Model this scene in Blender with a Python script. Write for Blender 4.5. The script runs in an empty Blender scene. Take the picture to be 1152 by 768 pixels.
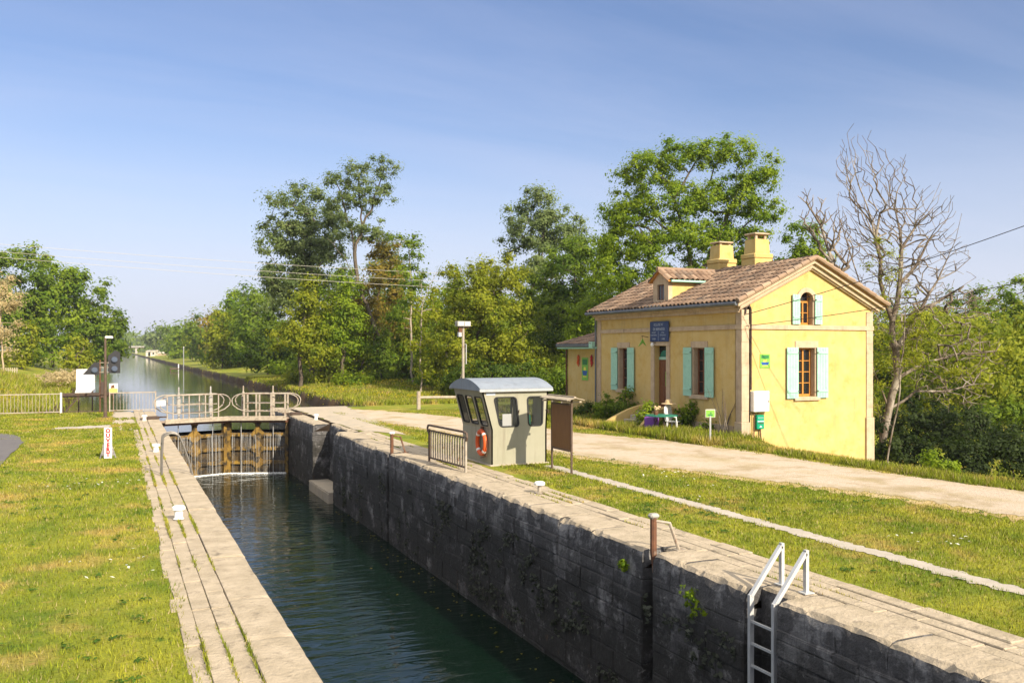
import bpy, bmesh, math, random
import numpy as np
from mathutils import Vector, Matrix

random.seed(7)
RNG = np.random.default_rng(11)
COL = bpy.context.scene.collection
SC = bpy.context.scene

# ---------------------------------------------------------------- camera geometry (only used to work out real positions)
FPX, CX, HY, HC = 1000.0, 576.0, 393.0, 3.29
TH = math.atan(446.0 / FPX)
CT, ST = math.cos(TH), math.sin(TH)

def wd(px, py, D):
    x = (px - CX) / FPX * D
    return Vector((x * CT + D * ST, -x * ST + D * CT, HC - (py - HY) / FPX * D))

def wz(px, py, z=0.0):
    return wd(px, py, (HC - z) * FPX / (py - HY))

def proj(X, Y, Z):
    x = X * CT - Y * ST
    D = X * ST + Y * CT
    return CX + FPX * x / D, HY + FPX * (HC - Z) / D, D

def sstep(a, b, x):
    t = np.clip((x - a) / (b - a), 0, 1)
    return t * t * (3 - 2 * t)

# ---------------------------------------------------------------- tagging
def tag(o, label=None, cat=None, group=None, kind=None):
    if label: o['label'] = label
    if cat: o['category'] = cat
    if group: o['group'] = group
    if kind: o['kind'] = kind
    return o

def empty(name, loc=(0, 0, 0), rz=0.0, label=None, cat=None, group=None):
    o = bpy.data.objects.new(name, None)
    o.empty_display_size = 0.2
    COL.objects.link(o)
    o.location = loc
    o.rotation_euler = (0, 0, rz)
    return tag(o, label, cat, group)

def copy_tree(o, parent=None):
    c = o.copy()
    COL.objects.link(c)
    c.parent = parent
    for ch in list(o.children):
        copy_tree(ch, c)
    return c

# ---------------------------------------------------------------- materials
def _n(nt, t, **kw):
    n = nt.nodes.new(t)
    for k, v in kw.items():
        if k in n.inputs.keys():
            n.inputs[k].default_value = v
        else:
            setattr(n, k, v)
    return n

def c4(c):
    return (c[0], c[1], c[2], 1.0)

def mat(name, col, rough=0.8, col2=None, scale=4.0, col3=None, scale3=0.8, t3=(0.5, 0.7), bump=0.0, bscale=30.0,
        metal=0.0, spec=0.3, coords='Object', stretch=(1, 1, 1), t2=(0.35, 0.65), detail=6.0):
    m = bpy.data.materials.new(name)
    m.use_nodes = True
    nt = m.node_tree
    b = nt.nodes['Principled BSDF']
    b.inputs['Roughness'].default_value = rough
    b.inputs['Metallic'].default_value = metal
    b.inputs['Specular IOR Level'].default_value = spec
    L = nt.links.new
    if coords == 'World':
        src = _n(nt, 'ShaderNodeNewGeometry').outputs['Position']
    else:
        src = _n(nt, 'ShaderNodeTexCoord').outputs['Object']
    mp = _n(nt, 'ShaderNodeMapping')
    mp.inputs['Scale'].default_value = stretch
    L(src, mp.inputs['Vector'])
    vec = mp.outputs['Vector']
    out = None
    if col2 is not None:
        no = _n(nt, 'ShaderNodeTexNoise', Scale=scale, Detail=detail, Roughness=0.6)
        L(vec, no.inputs['Vector'])
        r = _n(nt, 'ShaderNodeMapRange')
        r.inputs['From Min'].default_value, r.inputs['From Max'].default_value = t2
        L(no.outputs['Fac'], r.inputs['Value'])
        mx = _n(nt, 'ShaderNodeMix', data_type='RGBA')
        mx.inputs[6].default_value, mx.inputs[7].default_value = c4(col), c4(col2)
        L(r.outputs['Result'], mx.inputs[0])
        out = mx.outputs[2]
    if col3 is not None:
        no = _n(nt, 'ShaderNodeTexNoise', Scale=scale3, Detail=8.0, Roughness=0.65)
        ad = _n(nt, 'ShaderNodeVectorMath', operation='ADD')
        ad.inputs[1].default_value = (13.7, 5.1, 2.9)
        L(vec, ad.inputs[0]); L(ad.outputs[0], no.inputs['Vector'])
        r = _n(nt, 'ShaderNodeMapRange')
        r.inputs['From Min'].default_value, r.inputs['From Max'].default_value = t3
        L(no.outputs['Fac'], r.inputs['Value'])
        mx = _n(nt, 'ShaderNodeMix', data_type='RGBA')
        mx.inputs[7].default_value = c4(col3)
        if out is not None: L(out, mx.inputs[6])
        else: mx.inputs[6].default_value = c4(col)
        L(r.outputs['Result'], mx.inputs[0])
        out = mx.outputs[2]
    if out is not None: L(out, b.inputs['Base Color'])
    else: b.inputs['Base Color'].default_value = c4(col)
    if bump > 0:
        no = _n(nt, 'ShaderNodeTexNoise', Scale=bscale, Detail=6.0, Roughness=0.65)
        L(vec, no.inputs['Vector'])
        bp = _n(nt, 'ShaderNodeBump', Strength=1.0, Distance=bump)
        L(no.outputs['Fac'], bp.inputs['Height'])
        L(bp.outputs['Normal'], b.inputs['Normal'])
    m['_bsdf'] = b.name
    return m

MT = {}
def mk(key, *a, **k):
    MT[key] = mat(key, *a, **k)
    return MT[key]

mk('coping_stone', (.45, .37, .265), .9, (.33, .27, .185), 2.6, (.17, .14, .10), 4.3, (.56, .74), bump=.03, bscale=16, coords='World', detail=10)
mk('render_yellow', (.52, .355, .115), .9, (.56, .415, .17), 1.7, (.46, .29, .07), 2.3, (.54, .76), bump=.006, bscale=40, detail=9)
mk('trim_stone', (.50, .385, .26), .9, (.42, .31, .205), 3.0, (.26, .18, .12), 2.0, (.60, .78), bump=.01, bscale=25)
mk('mint_paint', (.29, .52, .40), .6, (.33, .56, .44), 3.0, (.24, .44, .33), 5.0, (.55, .7))
mk('door_wood', (.13, .045, .018), .5, (.17, .065, .025), 8.0, stretch=(1, 1, .15))
mk('frame_wood', (.50, .22, .04), .5, (.42, .17, .03), 8.0)
mk('gutter_zinc', (.10, .11, .13), .45, (.14, .15, .16), 3.0, metal=.3)
mk('booth_paint', (.27, .26, .185), .55, (.30, .285, .21), 1.6, (.20, .18, .13), 1.1, (.60, .85))
mk('booth_roof', (.19, .22, .26), .6, (.23, .26, .30), 2.5, (.36, .20, .10), .9, (.70, .82))
mk('rubber', (.02, .02, .02), .7)
mk('rust', (.16, .07, .035), .9, (.10, .05, .03), 9.0, (.26, .20, .15), 5.0, (.55, .7), bump=.004)
mk('dark_iron', (.045, .035, .03), .8, (.09, .055, .035), 6.0)
mk('grey_paint', (.30, .28, .24), .6, (.38, .36, .32), 5.0, (.14, .09, .06), 6.0, (.6, .72))
mk('galvanised', (.42, .42, .41), .5, (.34, .34, .34), 8.0, metal=.55)
mk('aluminium', (.62, .62, .60), .45, (.52, .52, .50), 6.0, metal=.35)
mk('white_paint', (.80, .79, .75), .55, (.70, .68, .62), 6.0)
mk('cream_paint', (.36, .315, .25), .65, (.28, .235, .175), 6.0, (.18, .10, .055), 5.0, (.55, .68))
mk('gate_ochre', (.27, .165, .03), .45, (.13, .075, .018), 3.2, (.03, .022, .012), 3.1, (.46, .60), bump=.02, bscale=9)
mk('gate_dark', (.035, .028, .02), .45, (.10, .065, .022), 3.0, (.012, .012, .012), 2.0, (.5, .65), bump=.02, bscale=9)
mk('deck_wood', (.36, .28, .21), .85, (.27, .20, .15), 6.0, stretch=(.3, 2, 2), bump=.004)
mk('board_wood', (.14, .06, .02), .55, (.18, .085, .03), 7.0, stretch=(4, 4, .4))
mk('grey_wood', (.40, .34, .25), .9, (.28, .23, .17), 7.0, (.15, .12, .09), 4.0, (.58, .72))
mk('brown_post', (.075, .05, .035), .7, (.12, .08, .055), 6.0)
mk('orange_buoy', (.62, .10, .02), .5)
mk('black_plastic', (.02, .02, .022), .45)
mk('lens_dark', (.07, .09, .13), .12, spec=.6)
mk('sign_blue', (.012, .03, .105), .4, (.018, .04, .13), 4.0)
mk('sign_pale', (.42, .47, .55), .6)
mk('sign_green', (.16, .38, .045), .5, (.20, .43, .06), 3.0)
mk('sign_dark_green', (.03, .17, .05), .5)
mk('post_green', (.0, .26, .13), .45)
mk('sign_yellow', (.72, .66, .10), .5)
mk('boat_blue', (.02, .08, .30), .5)
mk('red_paint', (.45, .03, .03), .6)
mk('purple_paint', (.20, .07, .34), .6)
mk('table_green', (.02, .17, .11), .5)
mk('hull_white', (.75, .75, .72), .6)
mk('shade_dark', (.03, .03, .03), .9)
mk('interior', (.13, .13, .12), .9)
mk('cable', (.025, .022, .02), .7)
mk('wire_pale', (.45, .42, .36), .5)
mk('bark', (.13, .10, .07), .95, (.07, .055, .04), 7.0, (.20, .18, .14), 4.0, (.55, .7), stretch=(2, 2, .6), bump=.02)
mk('bark_pale', (.40, .34, .26), .95, (.26, .21, .16), 6.0, (.12, .09, .07), 3.0, (.52, .68), stretch=(2, 2, .8), bump=.015)
mk('bark_dead', (.18, .138, .10), .95, (.09, .07, .052), 6.0, (.36, .31, .25), 2.0, (.5, .65), stretch=(1, 1, .5), bump=.015)
mk('twig_beige', (.42, .33, .22), .95, (.34, .26, .17), 2.0)
mk('gravel', (.48, .385, .285), .95, (.57, .465, .355), 9.0, (.36, .28, .165), .7, (.50, .66), bump=.05, bscale=22, coords='World', detail=12)
mk('dry_verge', (.43, .30, .135), .95, (.33, .27, .08), 2.5, (.50, .38, .2), 1.2, (.5, .66), bump=.03, bscale=25, coords='World')
mk('hoop_steel', (.16, .15, .13), .5, (.22, .20, .18), 8.0, metal=.4)
mk('path_concrete', (.44, .39, .325), .95, (.36, .32, .26), 2.0, (.27, .23, .15), 1.7, (.55, .72), bump=.01, bscale=30, coords='World')
mk('asphalt', (.115, .105, .105), .95, (.14, .13, .125), 3.0, bump=.008, bscale=60, coords='World')
mk('old_paving', (.44, .365, .265), .92, (.36, .31, .24), 1.2, (.26, .225, .16), 1.4, (.56, .72), bump=.015, bscale=18, coords='World')
mk('earth_bank', (.10, .07, .04), .95, (.05, .035, .02), 4.0, bump=.05, bscale=8, coords='World')
mk('render_far', (.62, .56, .46), .9)
mk('roof_far', (.30, .15, .10), .9)
mk('tyre_grey', (.30, .28, .27), .8, (.12, .11, .11), 14.0)
mk('wicker', (.55, .40, .22), .8)

def glass_mat(name, tint, trans, rough=.03):
    m = bpy.data.materials.new(name); m.use_nodes = True
    nt = m.node_tree
    for n in list(nt.nodes): nt.nodes.remove(n)
    o = _n(nt, 'ShaderNodeOutputMaterial')
    b = _n(nt, 'ShaderNodeBsdfPrincipled', Roughness=rough)
    b.inputs['Base Color'].default_value = c4(tint)
    b.inputs['Specular IOR Level'].default_value = .6
    t = _n(nt, 'ShaderNodeBsdfTransparent')
    mx = _n(nt, 'ShaderNodeMixShader'); mx.inputs[0].default_value = trans
    nt.links.new(b.outputs[0], mx.inputs[1]); nt.links.new(t.outputs[0], mx.inputs[2]); nt.links.new(mx.outputs[0], o.inputs[0])
    MT[name] = m
    return m
glass_mat('window_glass', (.012, .013, .014), .0, .04)
glass_mat('booth_glass', (.05, .055, .055), .62)
glass_mat('falling_water', (.50, .51, .50), .62, .2)
glass_mat('foam', (.78, .79, .77), .25, .5)

def water_mat(name, base, bump, scale, stretch, dark2, rough=.02):
    m = bpy.data.materials.new(name); m.use_nodes = True
    nt = m.node_tree; L = nt.links.new
    b = nt.nodes['Principled BSDF']
    b.inputs['Roughness'].default_value = rough
    b.inputs['IOR'].default_value = 1.33
    b.inputs['Specular IOR Level'].default_value = .6
    p = _n(nt, 'ShaderNodeNewGeometry')
    mp = _n(nt, 'ShaderNodeMapping'); mp.inputs['Scale'].default_value = stretch
    mp.inputs['Rotation'].default_value = (0, 0, -.25)
    L(p.outputs['Position'], mp.inputs['Vector'])
    n0 = _n(nt, 'ShaderNodeTexNoise', Scale=.35, Detail=3.0)
    L(p.outputs['Position'], n0.inputs['Vector'])
    mx = _n(nt, 'ShaderNodeMix', data_type='RGBA')
    mx.inputs[6].default_value, mx.inputs[7].default_value = c4(base), c4(dark2)
    L(n0.outputs['Fac'], mx.inputs[0]); L(mx.outputs[2], b.inputs['Base Color'])
    n1 = _n(nt, 'ShaderNodeTexNoise', Scale=scale, Detail=3.0, Roughness=.5, Distortion=.6)
    L(mp.outputs[0], n1.inputs['Vector'])
    n2 = _n(nt, 'ShaderNodeTexNoise', Scale=scale * .33, Detail=2.0, Distortion=.8)
    L(mp.outputs[0], n2.inputs['Vector'])
    ad = _n(nt, 'ShaderNodeMath', operation='MULTIPLY_ADD'); ad.inputs[1].default_value = 1.4
    L(n2.outputs['Fac'], ad.inputs[0]); L(n1.outputs['Fac'], ad.inputs[2])
    bp = _n(nt, 'ShaderNodeBump', Strength=1.0, Distance=bump)
    L(ad.outputs[0], bp.inputs['Height']); L(bp.outputs['Normal'], b.inputs['Normal'])
    MT[name] = m
water_mat('lock_water', (.002, .007, .004), .026, 1.7, (.7, 2.0, 1), (.003, .012, .007))
water_mat('canal_water', (.050, .048, .034), .007, 1.2, (.6, 1.2, 1), (.06, .056, .038), .06)

# lock wall: big weathered blocks, black growth, pale streaks
def streaks(key, colr, amt):
    m = MT[key]; nt = m.node_tree; L = nt.links.new
    b = nt.nodes['Principled BSDF']; old = b.inputs['Base Color'].links[0].from_socket
    tc = _n(nt, 'ShaderNodeTexCoord'); mp = _n(nt, 'ShaderNodeMapping'); mp.inputs['Scale'].default_value = (2.6, 2.6, .22); L(tc.outputs['Object'], mp.inputs[0])
    no = _n(nt, 'ShaderNodeTexNoise', Scale=1.6, Detail=9.0, Roughness=.7); L(mp.outputs[0], no.inputs['Vector'])
    r = _n(nt, 'ShaderNodeMapRange'); r.inputs['From Min'].default_value = .52; r.inputs['From Max'].default_value = .75; r.inputs['To Max'].default_value = amt; L(no.outputs['Fac'], r.inputs['Value'])
    mx = _n(nt, 'ShaderNodeMix', data_type='RGBA'); mx.inputs[7].default_value = c4(colr); L(old, mx.inputs[6]); L(r.outputs[0], mx.inputs[0]); L(mx.outputs[2], b.inputs['Base Color'])
streaks('render_yellow', (.34, .25, .12), .5); streaks('booth_paint', (.13, .10, .065), .55); streaks('booth_roof', (.12, .11, .11), .5); streaks('trim_stone', (.20, .15, .105), .6); streaks('white_paint', (.40, .36, .29), .5)
def ruts():
    m = MT['gravel']; nt = m.node_tree; L = nt.links.new
    b = nt.nodes['Principled BSDF']; old = b.inputs['Base Color'].links[0].from_socket
    at = _n(nt, 'ShaderNodeAttribute', attribute_name='tone')
    p = _n(nt, 'ShaderNodeNewGeometry'); no = _n(nt, 'ShaderNodeTexNoise', Scale=.9, Detail=7.0, Roughness=.7); L(p.outputs['Position'], no.inputs['Vector'])
    rp = _n(nt, 'ShaderNodeValToRGB'); rp.color_ramp.interpolation = 'EASE'; e = rp.color_ramp.elements
    e[0].position = .06; e[0].color = (1, 1, 1, 1); e[1].position = .95; e[1].color = (1, 1, 1, 1)
    for x, v in ((.22, .1), (.34, .15), (.50, .85), (.64, .15), (.78, .1)): k = e.new(x); k.color = (v, v, v, 1)
    L(at.outputs['Fac'], rp.inputs[0])
    mr = _n(nt, 'ShaderNodeMapRange'); mr.inputs['From Min'].default_value = .38; mr.inputs['From Max'].default_value = .62; L(no.outputs['Fac'], mr.inputs['Value'])
    mu = _n(nt, 'ShaderNodeMath', operation='MULTIPLY'); L(rp.outputs[0], mu.inputs[0]); L(mr.outputs[0], mu.inputs[1])
    mu2 = _n(nt, 'ShaderNodeMath', operation='MULTIPLY'); mu2.inputs[1].default_value = .7; L(mu.outputs[0], mu2.inputs[0])
    mx = _n(nt, 'ShaderNodeMix', data_type='RGBA'); mx.inputs[7].default_value = (.36, .285, .125, 1); L(old, mx.inputs[6]); L(mu2.outputs[0], mx.inputs[0]); L(mx.outputs[2], b.inputs['Base Color'])
ruts()
def lockwall_mat():
    m = bpy.data.materials.new('lock_masonry'); m.use_nodes = True
    nt = m.node_tree; L = nt.links.new
    b = nt.nodes['Principled BSDF']; b.inputs['Roughness'].default_value = .85
    p = _n(nt, 'ShaderNodeNewGeometry')
    sp = _n(nt, 'ShaderNodeSeparateXYZ'); L(p.outputs['Position'], sp.inputs[0])
    sm = _n(nt, 'ShaderNodeMath', operation='ADD'); L(sp.outputs['X'], sm.inputs[0]); L(sp.outputs['Y'], sm.inputs[1])
    cb = _n(nt, 'ShaderNodeCombineXYZ'); L(sm.outputs[0], cb.inputs['X']); L(sp.outputs['Z'], cb.inputs['Y'])
    wob = _n(nt, 'ShaderNodeTexNoise', Scale=1.5, Detail=2.0); L(p.outputs['Position'], wob.inputs['Vector'])
    wm = _n(nt, 'ShaderNodeVectorMath', operation='SCALE'); wm.inputs['Scale'].default_value = .05
    L(wob.outputs['Color'], wm.inputs[0])
    wa = _n(nt, 'ShaderNodeVectorMath', operation='ADD'); L(cb.outputs[0], wa.inputs[0]); L(wm.outputs[0], wa.inputs[1])
    br = _n(nt, 'ShaderNodeTexBrick')
    br.inputs['Scale'].default_value = 1.0
    br.inputs['Brick Width'].default_value = 1.15; br.inputs['Row Height'].default_value = .46
    br.inputs['Mortar Size'].default_value = .016; br.inputs['Mortar Smooth'].default_value = .5
    br.inputs['Color1'].default_value = (.098, .092, .088, 1); br.inputs['Color2'].default_value = (.066, .062, .06, 1)
    br.inputs['Mortar'].default_value = (.05, .047, .042, 1)
    L(wa.outputs[0], br.inputs['Vector'])
    def noise(scale, stretch, lo, hi, det=12.0, rgh=.68):
        mp = _n(nt, 'ShaderNodeMapping'); mp.inputs['Scale'].default_value = stretch
        L(p.outputs['Position'], mp.inputs['Vector'])
        n = _n(nt, 'ShaderNodeTexNoise', Scale=scale, Detail=det, Roughness=rgh); L(mp.outputs[0], n.inputs['Vector'])
        r = _n(nt, 'ShaderNodeMapRange'); r.inputs['From Min'].default_value = lo; r.inputs['From Max'].default_value = hi
        L(n.outputs['Fac'], r.inputs['Value'])
        return r.outputs['Result'], n.outputs['Fac']
    def mix(a, fac, colr):
        mx = _n(nt, 'ShaderNodeMix', data_type='RGBA'); mx.inputs[7].default_value = c4(colr)
        L(a, mx.inputs[6]); L(fac, mx.inputs[0]); return mx.outputs[2]
    f1, _ = noise(2.2, (1, 1, 1), .50, .60); c = mix(br.outputs['Color'], f1, (.245, .235, .222))
    f2, _ = noise(2.6, (2.0, 2.0, .16), .50, .72); c = mix(c, f2, (.045, .042, .038))
    f3, n3 = noise(1.0, (1, 1, 1.1), .41, .48, rgh=.74)
    # black growth is a band low on the wall (a tide mark)
    zr = _n(nt, 'ShaderNodeMapRange'); zr.inputs['From Min'].default_value = -.30; zr.inputs['From Max'].default_value = -.95
    L(sp.outputs['Z'], zr.inputs['Value'])
    mu = _n(nt, 'ShaderNodeMath', operation='MULTIPLY'); L(f3, mu.inputs[0]); L(zr.outputs[0], mu.inputs[1])
    mu2 = _n(nt, 'ShaderNodeMath', operation='MULTIPLY'); mu2.inputs[1].default_value = .95; L(mu.outputs[0], mu2.inputs[0])
    c = mix(c, mu2.outputs[0], (.022, .020, .016))
    f5, _ = noise(7.0, (1, 1, .8), .60, .68, rgh=.8); c = mix(c, f5, (.34, .325, .30))
    f4, _ = noise(5.0, (1, 1, .5), .60, .70); zl = _n(nt, 'ShaderNodeMapRange'); zl.inputs['From Min'].default_value = -1.9; zl.inputs['From Max'].default_value = -2.7
    L(sp.outputs['Z'], zl.inputs['Value'])
    mu3 = _n(nt, 'ShaderNodeMath', operation='MULTIPLY'); L(f4, mu3.inputs[0]); L(zl.outputs[0], mu3.inputs[1])
    c = mix(c, mu3.outputs[0], (.15, .09, .05))
    L(c, b.inputs['Base Color'])
    fb, nb = noise(9.0, (1, 1, 1), 0, 1, 10.0)
    ad = _n(nt, 'ShaderNodeMath', operation='MULTIPLY_ADD'); ad.inputs[1].default_value = -.6
    L(br.outputs['Fac'], ad.inputs[0]); L(nb, ad.inputs[2])
    bp = _n(nt, 'ShaderNodeBump', Strength=1.0, Distance=.08); L(ad.outputs[0], bp.inputs['Height'])
    L(bp.outputs['Normal'], b.inputs['Normal'])
    MT['lock_masonry'] = m
lockwall_mat()

# roof tiles: each tile its own tone, channels darkened with painted shade
def tile_mat():
    m = bpy.data.materials.new('roof_tile'); m.use_nodes = True
    nt = m.node_tree; L = nt.links.new
    b = nt.nodes['Principled BSDF']; b.inputs['Roughness'].default_value = .9
    a = _n(nt, 'ShaderNodeAttribute', attribute_name='tone')
    rp = _n(nt, 'ShaderNodeValToRGB')
    e = rp.color_ramp.elements
    e[0].position, e[0].color = 0, (.07, .045, .03, 1)
    e[1].position, e[1].color = 1, (.36, .25, .165, 1)
    k = rp.color_ramp.elements.new(.5); k.color = (.225, .142, .09, 1)
    L(a.outputs['Fac'], rp.inputs[0])
    tc = _n(nt, 'ShaderNodeTexCoord')
    no = _n(nt, 'ShaderNodeTexNoise', Scale=1.6, Detail=8.0, Roughness=.7); L(tc.outputs['Object'], no.inputs['Vector'])
    r = _n(nt, 'ShaderNodeMapRange'); r.inputs['From Min'].default_value = .5; r.inputs['From Max'].default_value = .75
    L(no.outputs['Fac'], r.inputs['Value'])
    mx = _n(nt, 'ShaderNodeMix', data_type='RGBA'); mx.inputs[7].default_value = (.13, .11, .09, 1)
    L(rp.outputs[0], mx.inputs[6]); L(r.outputs[0], mx.inputs[0]); L(mx.outputs[2], b.inputs['Base Color'])
    MT['roof_tile'] = m
tile_mat()

# grass: the same world-space patches colour the soil sheet and the blades
def grass_group():
    g = bpy.data.node_groups.new('grass_patches', 'ShaderNodeTree')
    g.interface.new_socket('Color', in_out='OUTPUT', socket_type='NodeSocketColor')
    L = g.links.new
    go = g.nodes.new('NodeGroupOutput')
    p = _n(g, 'ShaderNodeNewGeometry')
    fl = _n(g, 'ShaderNodeVectorMath', operation='MULTIPLY'); fl.inputs[1].default_value = (1, 1, 0)
    L(p.outputs['Position'], fl.inputs[0])
    def nz(scale, det, off):
        ad = _n(g, 'ShaderNodeVectorMath', operation='ADD'); ad.inputs[1].default_value = off
        L(fl.outputs[0], ad.inputs[0])
        n = _n(g, 'ShaderNodeTexNoise', Scale=scale, Detail=det, Roughness=.62); L(ad.outputs[0], n.inputs['Vector'])
        return n.outputs['Fac']
    def mr(s, lo, hi):
        r = _n(g, 'ShaderNodeMapRange'); r.inputs['From Min'].default_value = lo; r.inputs['From Max'].default_value = hi
        L(s, r.inputs['Value']); return r.outputs[0]
    def mix(a, b, f):
        m = _n(g, 'ShaderNodeMix', data_type='RGBA')
        for i, v in ((6, a), (7, b)):
            if isinstance(v, tuple): m.inputs[i].default_value = c4(v)
            else: L(v, m.inputs[i])
        L(f, m.inputs[0]); return m.outputs[2]
    c = mix((.115, .165, .011), (.285, .278, .026), mr(nz(.75, 6, (3, 9, 0)), .34, .66))
    c = mix(c, (.42, .285, .085), mr(nz(.5, 12, (31, 4, 0)), .53, .70))
    c = mix(c, (.40, .26, .08), mr(nz(3.2, 9, (51, 9, 0)), .60, .76))
    c = mix(c, (.075, .125, .010), mr(nz(2.6, 4, (7, 77, 0)), .58, .72))
    L(c, go.inputs[0])
    return g
GG = grass_group()

def grass_mat(name, blade):
    m = bpy.data.materials.new(name); m.use_nodes = True
    nt = m.node_tree; L = nt.links.new
    b = nt.nodes['Principled BSDF']; b.inputs['Roughness'].default_value = .75
    b.inputs['Specular IOR Level'].default_value = .15
    gn = _n(nt, 'ShaderNodeGroup'); gn.node_tree = GG
    if blade:
        ge = _n(nt, 'ShaderNodeNewGeometry')
        hs = _n(nt, 'ShaderNodeHueSaturation')
        vr = _n(nt, 'ShaderNodeMapRange'); vr.inputs['To Min'].default_value = .50; vr.inputs['To Max'].default_value = 1.65
        L(ge.outputs['Random Per Island'], vr.inputs['Value']); L(vr.outputs[0], hs.inputs['Value'])
        L(gn.outputs[0], hs.inputs['Color'])
        ml = _n(nt, 'ShaderNodeMath', operation='MULTIPLY'); ml.inputs[1].default_value = 17.31; L(ge.outputs['Random Per Island'], ml.inputs[0])
        fr = _n(nt, 'ShaderNodeMath', operation='FRACT'); L(ml.outputs[0], fr.inputs[0])
        gt = _n(nt, 'ShaderNodeMath', operation='GREATER_THAN'); gt.inputs[1].default_value = .92; L(fr.outputs[0], gt.inputs[0])
        mz = _n(nt, 'ShaderNodeMix', data_type='RGBA'); mz.inputs[7].default_value = (.42, .34, .15, 1); L(hs.outputs[0], mz.inputs[6]); L(gt.outputs[0], mz.inputs[0])
        L(mz.outputs[2], b.inputs['Base Color'])
        tr = _n(nt, 'ShaderNodeBsdfTranslucent'); L(mz.outputs[2], tr.inputs['Color'])
        mx = _n(nt, 'ShaderNodeMixShader'); mx.inputs[0].default_value = .35
        o = nt.nodes['Material Output']
        L(b.outputs[0], mx.inputs[1]); L(tr.outputs[0], mx.inputs[2]); L(mx.outputs[0], o.inputs[0])
    else:
        no = _n(nt, 'ShaderNodeTexNoise', Scale=22.0, Detail=5.0, Roughness=.7)
        p = _n(nt, 'ShaderNodeNewGeometry'); L(p.outputs['Position'], no.inputs['Vector'])
        mr = _n(nt, 'ShaderNodeMapRange'); mr.inputs['From Min'].default_value = .3; mr.inputs['From Max'].default_value = .7
        mr.inputs['To Min'].default_value = .6; mr.inputs['To Max'].default_value = 1.35
        L(no.outputs['Fac'], mr.inputs['Value'])
        hs = _n(nt, 'ShaderNodeHueSaturation'); L(gn.outputs[0], hs.inputs['Color']); L(mr.outputs[0], hs.inputs['Value'])
        L(hs.outputs[0], b.inputs['Base Color'])
        bp = _n(nt, 'ShaderNodeBump', Strength=1.0, Distance=.04); L(no.outputs['Fac'], bp.inputs['Height'])
        L(bp.outputs['Normal'], b.inputs['Normal'])
    MT[name] = m
grass_mat('grass_ground', False)
grass_mat('grass_blade', True)

def leaf_mat(name, a, b_, c=None, trans=.50, vary=.35):
    m = bpy.data.materials.new(name); m.use_nodes = True
    nt = m.node_tree; L = nt.links.new
    b = nt.nodes['Principled BSDF']; b.inputs['Roughness'].default_value = .65
    b.inputs['Specular IOR Level'].default_value = .25
    at = _n(nt, 'ShaderNodeAttribute', attribute_name='tone')
    rp = _n(nt, 'ShaderNodeValToRGB'); e = rp.color_ramp.elements
    e[0].color, e[1].color = c4(a), c4(b_)
    e[0].position, e[1].position = .15, .85
    if c: k = rp.color_ramp.elements.new(.97); k.color = c4(c)
    L(at.outputs['Fac'], rp.inputs[0])
    L(rp.outputs[0], b.inputs['Base Color'])
    hs = _n(nt, 'ShaderNodeHueSaturation', Value=1.35); L(rp.outputs[0], hs.inputs['Color'])
    tr = _n(nt, 'ShaderNodeBsdfTranslucent'); L(hs.outputs[0], tr.inputs['Color'])
    mx = _n(nt, 'ShaderNodeMixShader'); mx.inputs[0].default_value = trans
    o = nt.nodes['Material Output']
    L(b.outputs[0], mx.inputs[1]); L(tr.outputs[0], mx.inputs[2]); L(mx.outputs[0], o.inputs[0])
    MT[name] = m
leaf_mat('leaf_bright', (.105, .185, .008), (.245, .320, .014))
leaf_mat('leaf_mid', (.075, .140, .008), (.180, .245, .014))
leaf_mat('leaf_yellow', (.130, .180, .008), (.285, .300, .015))
leaf_mat('leaf_grey', (.100, .150, .040), (.210, .260, .085))
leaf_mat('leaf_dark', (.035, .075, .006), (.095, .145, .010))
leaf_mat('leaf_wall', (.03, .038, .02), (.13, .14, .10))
leaf_mat('leaf_darkest', (.014, .030, .005), (.045, .070, .010))  # darkest leaf green, own colour of the dark ivy in the hollow
leaf_mat('leaf_clover', (.045, .11, .012), (.10, .19, .02))
leaf_mat('leaf_brown', (.14, .13, .015), (.27, .20, .028))
leaf_mat('leaf_dry', (.40, .32, .16), (.55, .45, .24))
leaf_mat('petal_white', (.75, .75, .70), (.85, .85, .80))
leaf_mat('petal_yellow', (.45, .38, .02), (.60, .50, .03))

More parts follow.
